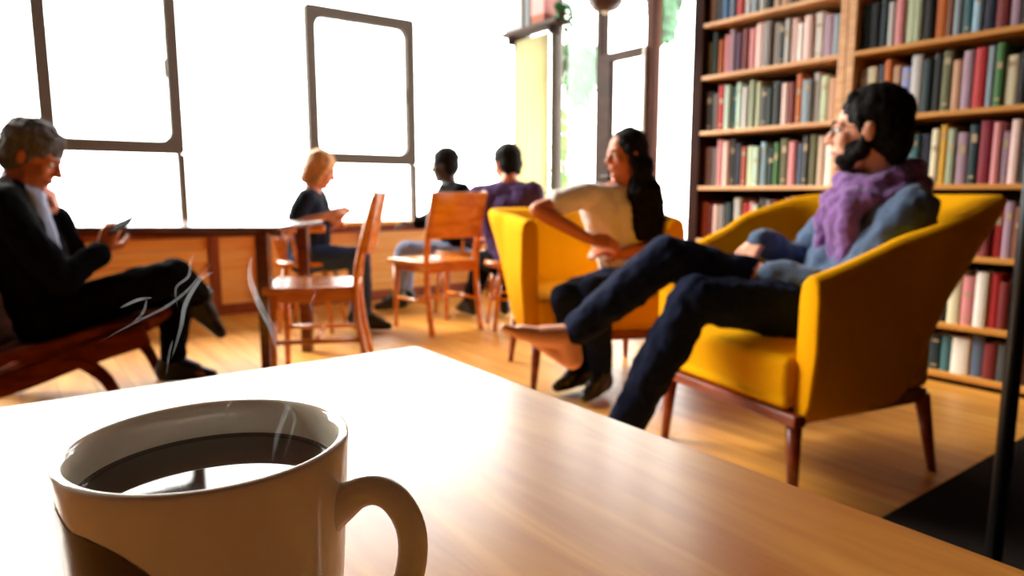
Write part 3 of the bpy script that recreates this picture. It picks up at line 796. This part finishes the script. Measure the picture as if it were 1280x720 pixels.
def face_parts(body, c, ax, s=1.0, brow=None):
    X, Y, Z = ax
    W = lambda x, y, z: c+(X*x+Y*y+Z*z)*s
    for q in (-1, 1):
        bm = bmesh.new(); ell(bm, W(q*.029, .071, .002), (.0125*s,)*3)
        e = fin('eye', bm, M['eye'], body, True, world=True)
        bm = bmesh.new(); ell(bm, W(q*.029, .0815, .001), (.0058*s, .003*s, .0058*s), ax); fin('iris', bm, M['iris'], e.parent, True, world=True)
        bm = bmesh.new(); tube(bm, catmull([W(q*.013, .091, .022), W(q*.028, .088, .029), W(q*.046, .074, .023)], 4), [.002*s, .003*s, .0035*s, .0035*s, .0035*s, .003*s, .003*s, .002*s, .001*s], 8); fin('eyebrow', bm, brow or M['hair_black'], body, True, world=True)
    bm = bmesh.new(); tube(bm, catmull([W(-.022, .079, -.063), W(-.008, .0925, -.0615), W(.008, .0925, -.0615), W(.022, .079, -.063)], 4), [.001]+[.0035*s]*11+[.001], 8); fin('mouth', bm, M['lip'], body, True, world=True)
def hand(bm, w, d, n, s=1.0, curl=.5, side=1, spread=1):
    """w wrist, d pointing direction, n back-of-hand normal, side: which way the thumb leaves"""
    d = d.normalized(); n = (n-d*n.dot(d)).normalized(); t = n.cross(d).normalized()*side      # t points to thumb side
    lens = [.070, .078, .072, .056]; offs = [.027, .009, -.009, -.026]
    for L, o in zip(lens, offs):
        k = w+d*(.088*s)+t*(o*s)+n*(.003*s)
        cap(bm, w+d*.01*s+t*(o*.6*s), .015*s, k, .0115*s, 10)
        a = curl*.9; p = k; r = .0098*s
        for j, q in enumerate((.45, .3, .25)):
            dd = d*math.cos(a)-n*math.sin(a)+t*(o*spread*2.0)*.6
            dd.normalize(); e = p+dd*(L*q*s); cap(bm, p, r, e, r*.9, 10); p = e; r *= .9; a += curl*.9
    b0 = w+d*.022*s+t*.022*s; b1 = b0+(d*.55+t*.75-n*.35).normalized()*.042*s
    b2 = b1+(d*.85+t*.25-n*.45*max(curl, .3)).normalized()*.032*s; b3 = b2+(d*.9-t*.1-n*.5*max(curl, .3)).normalized()*.024*s
    cap(bm, b0, .016*s, b1, .0125*s, 10); cap(bm, b1, .012*s, b2, .0105*s, 10); cap(bm, b2, .0105*s, b3, .009*s, 10)
def bare_foot(bm, ank, d, u, s=1.0, side=1):
    """d toe direction, u instep direction (roughly toward the shin)"""
    d = d.normalized(); u = (u-d*u.dot(d)).normalized(); t = u.cross(d).normalized()*side      # t: big-toe side
    A = lambda x, y, z: ank+(d*x+t*y+u*z)*s
    cap(bm, A(-.045, 0, -.055), .032*s, A(-.01, 0, -.02), .036*s)
    cap(bm, A(0, 0, -.0), .036*s, A(.07, .012, -.038), .030*s)
    cap(bm, A(-.03, 0, -.062), .026*s, A(.09, -.025, -.066), .020*s)
    cap(bm, A(.07, .012, -.04), .028*s, A(.135, .024, -.062), .021*s); cap(bm, A(.07, -.01, -.05), .024*s, A(.125, -.02, -.066), .018*s)
    for i, (y, r, L) in enumerate(((.03, .0135, .05), (.009, .0095, .046), (-.008, .009, .04), (-.023, .0085, .034), (-.037, .008, .027))):
        x0 = .13-i*.007
        cap(bm, A(x0, y, -.064), r*1.1*s, A(x0+L*.6, y*1.1, -.066), r*s, 10); cap(bm, A(x0+L*.6, y*1.1, -.066), r*s, A(x0+L, y*1.12, -.071), r*.95*s, 10)
def shoe_build(bm, ank, d, u=UP, s=1.0):
    d = d.normalized(); u = (u-d*u.dot(d)).normalized(); t = u.cross(d).normalized()
    A = lambda x, y, z: ank+(d*x+t*y+u*z)*s
    cap(bm, A(-.045, 0, -.045), .04*s, A(0, 0, .015), .05*s); cap(bm, A(-.04, 0, -.06), .036*s, A(.09, 0, -.055), .04*s)
    cap(bm, A(0, 0, -.005), .048*s, A(.09, .004, -.045), .042*s); cap(bm, A(.09, .004, -.055), .042*s, A(.17, .0, -.068), .028*s)
def sole_build(bm, ank, d, s=1.0):
    d = V((d.x, d.y, 0)).normalized(); t = UP.cross(d)
    ol = [(-.085, 0), (-.07, .032), (0, .036), (.08, .042), (.15, .038), (.195, 0), (.15, -.038), (.08, -.042), (0, -.036), (-.07, -.032)]
    c = catmull([(x, y, 0) for x, y in ol+ol[:1]], 3)[:-1]; z = ank.z-.105*s
    lo = [bm.verts.new(V((ank.x, ank.y, z))+(d*q.x+t*q.y)*s) for q in c]; hi = [bm.verts.new(v.co+UP*.02) for v in lo]
    n = len(lo)
    for i in range(n): bm.faces.new((lo[i], lo[(i+1) % n], hi[(i+1) % n], hi[i]))
    bm.faces.new(hi); bm.faces.new(lo[::-1])

def person(base, label, J, skinm, vox=.006, feet=None):
    """J: joints in world space -> Empty + one continuous body mesh. clothing added separately"""
    o = empty('person', base); tag(o, label, 'person')
    s = J.get('s', 1)
    def b(bm):
        ax = J['hax']; hc = J['head']
        head(bm, hc, ax, s*J.get('hs', 1))
        nb = hc-ax[2]*.06*s-ax[1]*.03*s
        cap(bm, nb, .05*s, J['neck'], .058*s)
        sl, sr = J['sh']
        cap(bm, J['neck']-UP*.02, .06*s, lerp(J['neck'], sl, .75)-UP*.015, .045*s); cap(bm, J['neck']-UP*.02, .06*s, lerp(J['neck'], sr, .75)-UP*.015, .045*s)
        cap(bm, sl, .05*s, sr, .05*s)
        cap(bm, J['chest'], .115*s, J['pelvis'], .11*s)
        for q in (0, 1):
            S = J['sh'][q]; Hh = J['hip'][q]
            cap(bm, lerp(S, J['neck'], .35)-UP*.07, .08*s, lerp(Hh, J['pelvis'], .3)+UP*.05, .085*s)
            cap(bm, S, .05*s, J['elbow'][q], .038*s); cap(bm, J['elbow'][q], .038*s, lerp(J['elbow'][q], J['wrist'][q], .3), .04*s); cap(bm, lerp(J['elbow'][q], J['wrist'][q], .3), .04*s, J['wrist'][q], .026*s)
            hd_ = J['hand'][q]
            hand(bm, J['wrist'][q], hd_[0], hd_[1], s*1.0, hd_[2], hd_[3])
            cap(bm, Hh, .088*s, J['knee'][q], .055*s); cap(bm, J['knee'][q], .054*s, lerp(J['knee'][q], J['ankle'][q], .35), .056*s)
            cap(bm, lerp(J['knee'][q], J['ankle'][q], .35), .056*s, J['ankle'][q], .034*s)
            fd = J['foot'][q]; bare_foot(bm, J['ankle'][q], fd[0], fd[1], s*J.get('fs', .78), 1 if q else -1)
    body = skin('body', b, skinm, o, vox, 4)
    return o, body
def top_build(J, e=.014, sleeve=(1, 1), low=.0, coat=False):
    s = J.get('s', 1)
    def b(bm):
        sl, sr = J['sh']; nk = J['neck']
        cap(bm, nk-UP*.045, .055*s+e, lerp(nk, sl, .8)-UP*.02, .046*s+e); cap(bm, nk-UP*.045, .055*s+e, lerp(nk, sr, .8)-UP*.02, .046*s+e)
        cap(bm, sl, .05*s+e, sr, .05*s+e); cap(bm, J['chest'], .115*s+e, lerp(J['pelvis'], J['chest'], low), .112*s+e)
        cap(bm, J['chest'], .115*s+e, lerp(J['chest'], J['pelvis'], .5)+J['fwd']*.02, .122*s+e)
        for q in (0, 1):
            S = J['sh'][q]; Hh = J['hip'][q]
            cap(bm, lerp(S, nk, .35)-UP*.07, .08*s+e, lerp(lerp(Hh, J['pelvis'], .3)+UP*.04, S, low), .086*s+e)
            f = sleeve[q]; E_, Wr = J['elbow'][q], J['wrist'][q]
            if f <= .5: cap(bm, S, .052*s+e, lerp(S, E_, f*2), .046*s+e)
            else:
                cap(bm, S, .052*s+e, E_, .041*s+e); cap(bm, E_, .041*s+e, lerp(E_, Wr, (f-.5)*2*.97), .031*s+e*.8)
    return b
def trouser_build(J, e=.012, length=(.95, .95)):
    s = J.get('s', 1)
    def b(bm):
        cap(bm, J['hip'][0], .1*s+e, J['hip'][1], .1*s+e); cap(bm, J['pelvis']+UP*.0, .108*s+e, lerp(J['pelvis'], J['chest'], .22), .105*s+e)
        for q in (0, 1):
            K, A = J['knee'][q], J['ankle'][q]
            cap(bm, J['hip'][q], .09*s+e, K, .058*s+e); E2 = lerp(K, A, length[q]); cap(bm, K, .058*s+e, lerp(K, A, .35), .058*s+e); cap(bm, lerp(K, A, .35), .058*s+e, E2, .042*s+e)
    return b
def hair_short(c, ax, s=1, big=0, fwd=0, back=0):
    X, Y, Z = ax
    W = lambda x, y, z: c+(X*x+Y*y+Z*z)*s
    def b(bm):
        ell(bm, W(0, -.026+fwd, .048), ((.08+big)*s, (.092+big)*s, (.08+big)*s), ax)
        ell(bm, W(0, -.05, .0), ((.074+big)*s, (.06+big)*s, (.075+big)*s), ax)
        cap(bm, W(-.04, -.06, -.06), .025*s, W(.04, -.06, -.06), .025*s)
        for q in (-1, 1): cap(bm, W(q*.068, .018, .03), .016*s, W(q*.07, .01, -.01), .008*s)
        if back: ell(bm, W(0, -.075, -.01), (.075*s, .05*s, .1*s), ax)
        cap(bm, W(-.04, .035, .09), .022*s, W(.04, .035, .09), .022*s)
    return b

# ---- man in the near armchair
J = {}
J['fwd'] = -RT
J['hax'] = hbasis((-RT*.86+FW*.5), .02)
J['head'] = P(1084, 163, 2.2); J['hs'] = 1.06; J['fs'] = 1.14
J['neck'] = P(1102, 228, 2.22)
J['sh'] = [P(1138, 262, 2.05), P(1058, 256, 2.4)]
J['chest'] = P(1095, 290, 2.23); J['pelvis'] = P(1040, 392, 2.22)
J['hip'] = [P(1045, 395, 2.13), P(1030, 385, 2.3)]
J['elbow'] = [P(1058, 366, 2.06), P(1000, 330, 2.46)]
J['wrist'] = [P(962, 342, 2.16), P(950, 300, 2.36)]
J['hand'] = [(P(922, 330, 2.25)-P(962, 342, 2.16), UP*.8-FW*.6, .5, 1), (P(925, 335, 2.3)-P(950, 300, 2.36), -RT*.6-FW*.5+UP*.4, .35, -1)]
J['knee'] = [P(868, 372, 2.08), P(832, 322, 2.2)]
J['ankle'] = [P(768, 520, 2.1), P(712, 420, 2.22)]
J['ankle'][0].z = .088
fd0 = (-RT*.95+FW*.3); sh1 = (J['knee'][1]-J['ankle'][1]).normalized()
J['foot'] = [(fd0, UP), (P(650, 386, 2.2)-P(712, 424, 2.22), sh1)]
man, body = person(V((rc_loc.x, rc_loc.y, 0)), 'man in glasses, purple scarf and jeans sitting barefoot in the nearer armchair', J, M['skin'], .005)
face_parts(body, J['head'], J['hax'], 1.06)
skin('hair', hair_short(J['head'], J['hax'], 1.06, .008, 0, 1), M['hair_black'], body, .005, 3, .004, .02)
X, Y, Z = J['hax']; W = lambda x, y, z: J['head']+(X*x+Y*y+Z*z)*1.06
def beard(bm):
    for q in (-1, 1): cap(bm, W(q*.07, .0, -.02), .012, W(q*.06, .01, -.06), .018); cap(bm, W(q*.055, .02, -.065), .02, W(q*.03, .05, -.085), .022)
    cap(bm, W(-.06, .0, -.05), .014, W(-.035, .045, -.098), .02); cap(bm, W(.06, .0, -.05), .014, W(.035, .045, -.098), .02)
    cap(bm, W(-.03, .052, -.1), .02, W(.03, .052, -.1), .02); cap(bm, W(-.02, .078, -.05), .006, W(.02, .078, -.05), .006)
def beard_full(bm):
    beard(bm)
    for q in (-1, 1): ell(bm, W(q*.05, .022, -.06), (.014, .04, .036), (X, Y, Z)); ell(bm, W(q*.03, .055, -.085), (.026, .03, .022), (X, Y, Z))
skin('beard', beard_full, M['hair_black'], body, .004, 3, .002, .01)
bm = bmesh.new()
for q in (-1, 1):
    c0 = [W(q*.031+math.cos(a)*.023, .094-.004*abs(math.cos(a)), .002+math.sin(a)*.017) for a in [2*PI*k/24 for k in range(25)]]
    tube(bm, c0, .0016, 6, caps=False)
    tube(bm, [W(q*.054, .09, .006), W(q*.079, .04, .006), W(q*.08, -.01, .004)], .0016, 6)
tube(bm, [W(-.008, .1, .006), W(.008, .1, .006)], .0016, 6)
fin('glasses', bm, M['gloss_black'], man, True, world=True)
skin('sweater', top_build(J, .02), M['sweater'], man, .007, 5, .012, .07)
skin('jeans', trouser_build(J, .014, (.96, .9)), M['jeans'], man, .007, 5, .009, .06)
def scarf(bm):
    X, Y, Z = hbasis(-RT*.95-FW*.2)
    nk = J['neck']+UP*.012
    ring = [nk+(X*math.cos(a)*.088+Y*(math.sin(a)*.1+.012))+UP*(.012*math.sin(2*a)-.02*math.sin(a)) for a in [2*PI*k/16 for k in range(17)]]
    for a, b_ in zip(ring, ring[1:]): cap(bm, a, .04, b_, .04)
    ring = [nk-UP*.05+(X*math.cos(a)*.12+Y*(math.sin(a)*.13+.02))+UP*(-.025*math.sin(a)) for a in [2*PI*k/16 for k in range(17)]]
    for a, b_ in zip(ring, ring[1:]): cap(bm, a, .036, b_, .036)
    for dx in (-.06, -.02, .03):
        cap(bm, nk+X*dx+Y*.14-UP*.06, .035, nk+X*dx*1.2+Y*.17-UP*.14, .034); cap(bm, nk+X*dx*1.2+Y*.17-UP*.14, .034, nk+X*dx*1.2+Y*.165-UP*.25, .03)
skin('scarf', scarf, M['scarf'], man, .006, 4, .01, .045)

# ---- woman in the farther armchair
J = {}
J['fwd'] = (-RT*.5-FW*.8).normalized(); J['s'] = .92
J['hax'] = hbasis((-RT*.9-FW*.35), .12)
J['head'] = P(781, 193, 3.24)
J['neck'] = P(777, 233, 3.26)
J['sh'] = [P(806, 256, 3.34), P(732, 243, 3.12)]
J['chest'] = P(770, 268, 3.26); J['pelvis'] = P(790, 352, 3.32)
J['hip'] = [P(808, 356, 3.34), P(772, 354, 3.28)]
J['elbow'] = [P(812, 312, 3.2), P(672, 262, 3.0)]
J['wrist'] = [P(770, 318, 3.05), P(738, 300, 2.98)]
J['hand'] = [(P(735, 312, 2.98)-P(770, 318, 3.05), UP-FW*.3, .4, 1), (P(775, 306, 2.98)-P(738, 300, 2.98), UP*.7-FW*.7, .4, 1)]
J['knee'] = [P(742, 362, 2.88), P(706, 372, 2.9)]
J['ankle'] = [P(752, 468, 2.9), P(748, 455, 2.92)]
J['ankle'][1] = P(728, 462, 3.02)
for q in (0, 1): J['ankle'][q].z = .1
J['foot'] = [(-RT*.5-FW*.8, UP), (-RT*.7-FW*.6, UP)]
wom, body = person(V((wc_c.x, wc_c.y, 0)), 'woman with long dark hair and white t-shirt in the farther armchair', J, M['skin_tan'], .006)
face_parts(body, J['head'], J['hax'], .92)
X, Y, Z = J['hax']; W = lambda x, y, z: J['head']+(X*x+Y*y+Z*z)
def longhair(bm):
    ell(bm, W(0, -.028, .038), (.083, .09, .085), (X, Y, Z)); ell(bm, W(0, -.06, -.03), (.08, .055, .1), (X, Y, Z))
    for q in (-1, 1): cap(bm, W(q*.066, .015, .03), .02, W(q*.07, -.02, -.1), .02)
    a = W(0, -.07, -.06); b_ = P(806, 240, 3.2); c_ = P(812, 292, 3.16)
    for dx in (-.05, 0, .05):
        cap(bm, a+X*dx, .045, b_+RT*dx*.7, .05); cap(bm, b_+RT*dx*.7, .05, c_+RT*(dx*.8), .036)
skin('hair', longhair, M['hair_black'], body, .006, 3, .008, .03)
skin('t_shirt', top_build(J, .014, (.3, .3), 0), M['white_cloth'], wom, .007, 5, .008, .07)
skin('jeans', trouser_build(J, .012), M['jeans'], wom, .008, 5, .006, .06)
def shoes(o, J, m=M['shoe']):
    for q in (0, 1):
        sh = skin('shoe', lambda bm: shoe_build(bm, J['ankle'][q], J['foot'][q][0], J['foot'][q][1], J.get('s', 1)), m, o, .007, 3)
shoes(wom, J)

# ---- grey-haired man on the left
J = {}
J['fwd'] = RT
J['hax'] = hbasis((RT*.95+FW*.2), .5)
J['head'] = P(43, 196, 2.86); J['hs'] = 1.08
J['neck'] = P(18, 230, 2.84)
J['sh'] = [P(42, 250, 3.02), P(0, 254, 2.66)]
J['chest'] = P(28, 300, 2.84); J['pelvis'] = P(62, 400, 2.83)
J['hip'] = [P(75, 402, 2.94), P(68, 398, 2.74)]
J['elbow'] = [P(92, 322, 3.06), P(78, 352, 2.66)]
J['wrist'] = [P(72, 268, 3.0), P(128, 314, 2.84)]
J['hand'] = [(P(62, 238, 2.95)-P(72, 268, 3.0), RT+FW*.3, .7, 1), (P(146, 270, 2.90)-P(128, 314, 2.84), -FW*.9+RT*.2, .5, -1)]
J['knee'] = [P(222, 352, 3.08), P(216, 344, 2.86)]
J['ankle'] = [P(216, 452, 3.12), P(250, 372, 3.1)]
J['foot'] = [(RT*.95+FW*.1, UP), (RT*.75-UP*.65, RT*.6+UP*.8)]
J['ankle'][0].z = .1
gm, body = person(V((lc.x, lc.y, 0)), 'grey-haired man in a black jacket holding a phone, seated at the left', J, M['skin_tan'], .006)
face_parts(body, J['head'], J['hax'], 1.08, M['hair_grey'])
skin('hair', hair_short(J['head'], J['hax'], 1.08, .014), M['hair_grey'], body, .006, 3, .009, .03)
skin('jacket', top_build(J, .02, (.97, .97)), M['black_cloth'], gm, .008, 5, .01, .08)
skin('trousers', trouser_build(J, .016, (.92, .85)), M['black_cloth'], gm, .008, 5, .008, .07)
def shirt(bm):
    n0 = J['neck']; ch = J['chest']; pv = J['pelvis']
    cap(bm, n0+UP*.01-FW*.05+RT*.0, .03, n0+RT*.085-UP*.05-FW*.02, .026); cap(bm, n0+UP*.01+FW*.05, .03, n0+RT*.085-UP*.05+FW*.02, .026)
    cap(bm, n0+RT*.075-UP*.05, .04, ch+RT*.1-FW*.03, .06); cap(bm, ch+RT*.1-FW*.03, .06, lerp(ch, pv, .55)+RT*.1-FW*.05, .06)
skin('shirt', shirt, M['blue_shirt'], gm, .006, 4, .006, .04)
shoes(gm, J)
bm = bmesh.new(); cap(bm, lerp(J['knee'][1], J['ankle'][1], .8), .046, J['ankle'][1], .038)
skin('sock', lambda b: cap(b, lerp(J['knee'][1], J['ankle'][1], .78), .05, J['ankle'][1], .042), M['white_cloth'], gm, .006, 2)
# phone in his hand
c = P(152, 281, 2.86); u = (P(170, 265, 2.92)-P(146, 277, 2.96)).normalized(); n_ = (-FW*.6+UP*.8-RT*.1); n_ = (n_-u*n_.dot(u)).normalized(); s2 = u.cross(n_)
ph = empty('phone', c); tag(ph, 'black phone held in the hand of the grey-haired man', 'phone')
mt = Matrix((u, s2, n_)).transposed().to_4x4()
bx('phone_body', (-.065, -.034, -.004), (.065, .034, .004), M['black_cloth'], ph, .003, mt)
bx('screen', (-.06, -.031, -.0046), (.06, .031, -.004), M['gloss_black'], ph, 0, mt)

# ---- blonde woman
J = {}
J['fwd'] = RT; J['s'] = .92
J['hax'] = hbasis(RT+FW*.1, .45)
J['head'] = P(402, 212, 4.4)
J['neck'] = P(391, 239, 4.4)
J['sh'] = [P(397, 246, 4.55), P(383, 248, 4.25)]
J['chest'] = P(388, 272, 4.4); J['pelvis'] = P(382, 322, 4.42)
J['hip'] = [P(386, 322, 4.5), P(384, 323, 4.34)]
J['elbow'] = [P(410, 284, 4.55), P(366, 282, 4.16)]
J['wrist'] = [P(432, 264, 4.45), P(405, 271, 4.2)]
J['hand'] = [(RT*.3-FW*.8+UP*.2, UP+RT*.5, .5, -1), (P(430, 262, 4.25)-P(405, 271, 4.2), -FW*.7+UP*.5, .4, -1)]
J['knee'] = [P(448, 322, 4.46), P(450, 322, 4.3)]
J['ankle'] = [P(448, 398, 4.45), P(455, 404, 4.3)]
for q in (0, 1): J['ankle'][q].z = .1
J['foot'] = [(RT, UP), (RT, UP)]
bw, body = person(V((bc.x, bc.y, 0)), 'blonde woman in navy t-shirt and blue jeans bending forward by the window', J, M['skin'], .007)
face_parts(body, J['head'], J['hax'], .92, M['hair_blonde'])
X, Y, Z = J['hax']; W2 = lambda x, y, z: J['head']+(X*x+Y*y+Z*z)*.95
def bob(bm):
    ell(bm, W2(0, -.024, .04), (.086, .095, .086), (X, Y, Z)); ell(bm, W2(0, -.05, -.03), (.082, .065, .095), (X, Y, Z))
    for q in (-1, 1): cap(bm, W2(q*.068, .03, .03), .022, W2(q*.07, .01, -.09), .022)
    cap(bm, W2(-.03, -.06, -.09), .04, W2(.03, -.06, -.09), .04)
skin('hair', bob, M['hair_blonde'], body, .007, 3, .007, .03)
skin('t_shirt', top_build(J, .014, (.35, .35)), M['navy_cloth'], bw, .008, 5, .006, .07)
skin('jeans', trouser_build(J, .012), M['jeans_blue'], bw, .008, 5, .006, .06)
shoes(bw, J)

# ---- man in black by the window
J = {}
J['fwd'] = -RT; J['s'] = .97
J['hax'] = hbasis(-RT*.95+FW*.2, .12)
J['head'] = P(555, 207, 5.17)
J['neck'] = P(561, 229, 5.17)
J['sh'] = [P(577, 239, 5.00), P(558, 237, 5.34)]
J['chest'] = P(569, 258, 5.17); J['pelvis'] = P(578, 318, 5.20)
J['hip'] = [P(574, 319, 5.12), P(572, 317, 5.28)]
J['elbow'] = [P(546, 274, 4.9), P(541, 272, 5.37)]
J['wrist'] = [P(520, 279, 4.94), P(520, 279, 5.27)]
J['hand'] = [(-RT, UP, .4, 1), (-RT, UP, .4, -1)]
J['knee'] = [P(505, 314, 5.07), P(508, 312, 5.27)]
J['ankle'] = [P(498, 388, 5.07), P(508, 384, 5.32)]
for q in (0, 1): J['ankle'][q].z = .11
J['foot'] = [(-RT*.8-FW*.5, UP), (-RT, UP)]
km, body = person(V((kc.x, kc.y, 0)), 'man in black jacket and pale jeans facing left by the window', J, M['skin_dark'], .007)
face_parts(body, J['head'], J['hax'], .97)
skin('hair', hair_short(J['head'], J['hax'], .97, .012), M['hair_black'], body, .007, 3, .004, .02)
skin('jacket', top_build(J, .016, (.95, .95)), M['black_cloth'], km, .008, 5, .006, .07)
skin('jeans', trouser_build(J, .012, (.72, .9)), M['jeans_pale'], km, .008, 5, .006, .06)
shoes(km, J)

# ---- man in purple, back to the camera
J = {}
J['fwd'] = (FW*.9-RT*.35).normalized(); J['s'] = 1.0
J['hax'] = hbasis(FW*.8-RT*.55, .2)
J['head'] = P(633, 206, 4.56)
J['neck'] = P(636, 228, 4.50)
J['sh'] = [P(598, 244, 4.56), P(666, 241, 4.43)]
J['chest'] = P(637, 264, 4.50); J['pelvis'] = P(641, 325, 4.50)
J['hip'] = [P(628, 326, 4.54), P(655, 326, 4.48)]
J['elbow'] = [P(584, 290, 4.73), P(676, 300, 4.58)]
J['wrist'] = [P(592, 300, 4.96), P(652, 300, 4.83)]
J['hand'] = [(FW*.6+RT*.3, UP, .4, 1), (FW*.5-RT*.5, UP, .4, -1)]
J['knee'] = [P(604, 326, 4.88), P(640, 326, 4.90)]
J['ankle'] = [P(588, 385, 4.83), P(630, 382, 4.86)]
for q in (0, 1): J['ankle'][q].z = .11
J['foot'] = [(FW*.8-RT*.5, UP), (FW*.8-RT*.2, UP)]
pm, body = person(V((stl.x, stl.y, 0)), 'man in a purple shirt seated with his back turned near the window corner', J, M['skin_tan'], .007)
face_parts(body, J['head'], J['hax'], 1.0)
skin('hair', hair_short(J['head'], J['hax'], 1.0, .01), M['hair_black'], body, .007, 3, .004, .02)
skin('shirt', top_build(J, .02, (.95, .95)), M['purple'], pm, .008, 5, .008, .08)
skin('trousers', trouser_build(J, .014), M['black_cloth'], pm, .008, 5, .006, .07)
shoes(pm, J)

# ------------------------------------------------------------------ daylight, camera
wd = bpy.data.worlds.new('sky'); bpy.context.scene.world = wd; wd.use_nodes = True
bg = wd.node_tree.nodes['Background']; bg.inputs['Color'].default_value = (1, .985, .965, 1); bg.inputs['Strength'].default_value = 8.5
for nm, loc, rot, sx, sy in (('daylight_portal', ((XL+XW)/2, YW+.2, (SILL+ZC)/2), (PI/2, 0, PI), XW-XL, ZC-SILL),
                             ('daylight_portal', (XW+.2, (2.9+YW)/2, ZC/2), (PI/2, 0, PI/2), YW-2.9, ZC)):
    L = bpy.data.lights.new(nm, 'AREA'); L.shape = 'RECTANGLE'; L.size = sx; L.size_y = sy; L.energy = 0; L.cycles.is_portal = True
    o = bpy.data.objects.new(nm, L); C.objects.link(o); o.location = loc
    d_ = V((0, -1, 0)) if loc[1] > YW else V((-1, 0, 0))
    o.rotation_euler = d_.to_track_quat('-Z', 'Z').to_euler()
L = bpy.data.lights.new('hazy_sun', 'SUN'); L.energy = 9; L.angle = math.radians(24); L.color = (1, .93, .8)
o = bpy.data.objects.new('hazy_sun', L); C.objects.link(o); az, el = math.radians(24), math.radians(36)
o.rotation_euler = (-V((-math.sin(az)*math.cos(el), math.cos(az)*math.cos(el), math.sin(el)))).to_track_quat('-Z', 'Z').to_euler()
cam = bpy.data.cameras.new('camera'); co = bpy.data.objects.new('camera', cam); C.objects.link(co)
co.location = (0, 0, CH); vd = (FW*cp - UP*sp)
co.rotation_euler = vd.to_track_quat('-Z', 'Y').to_euler()
cam.sensor_width = 36; cam.lens = FPX/1280*36; cam.clip_start = .01; cam.clip_end = 100
cam.dof.use_dof = True; cam.dof.focus_distance = .235; cam.dof.aperture_fstop = 14
sc = bpy.context.scene; sc.camera = co
sc.view_settings.view_transform = 'Standard'; sc.view_settings.look = 'None'; sc.view_settings.gamma = 1; sc.view_settings.use_curve_mapping = False
sc.view_settings.exposure = 0.3
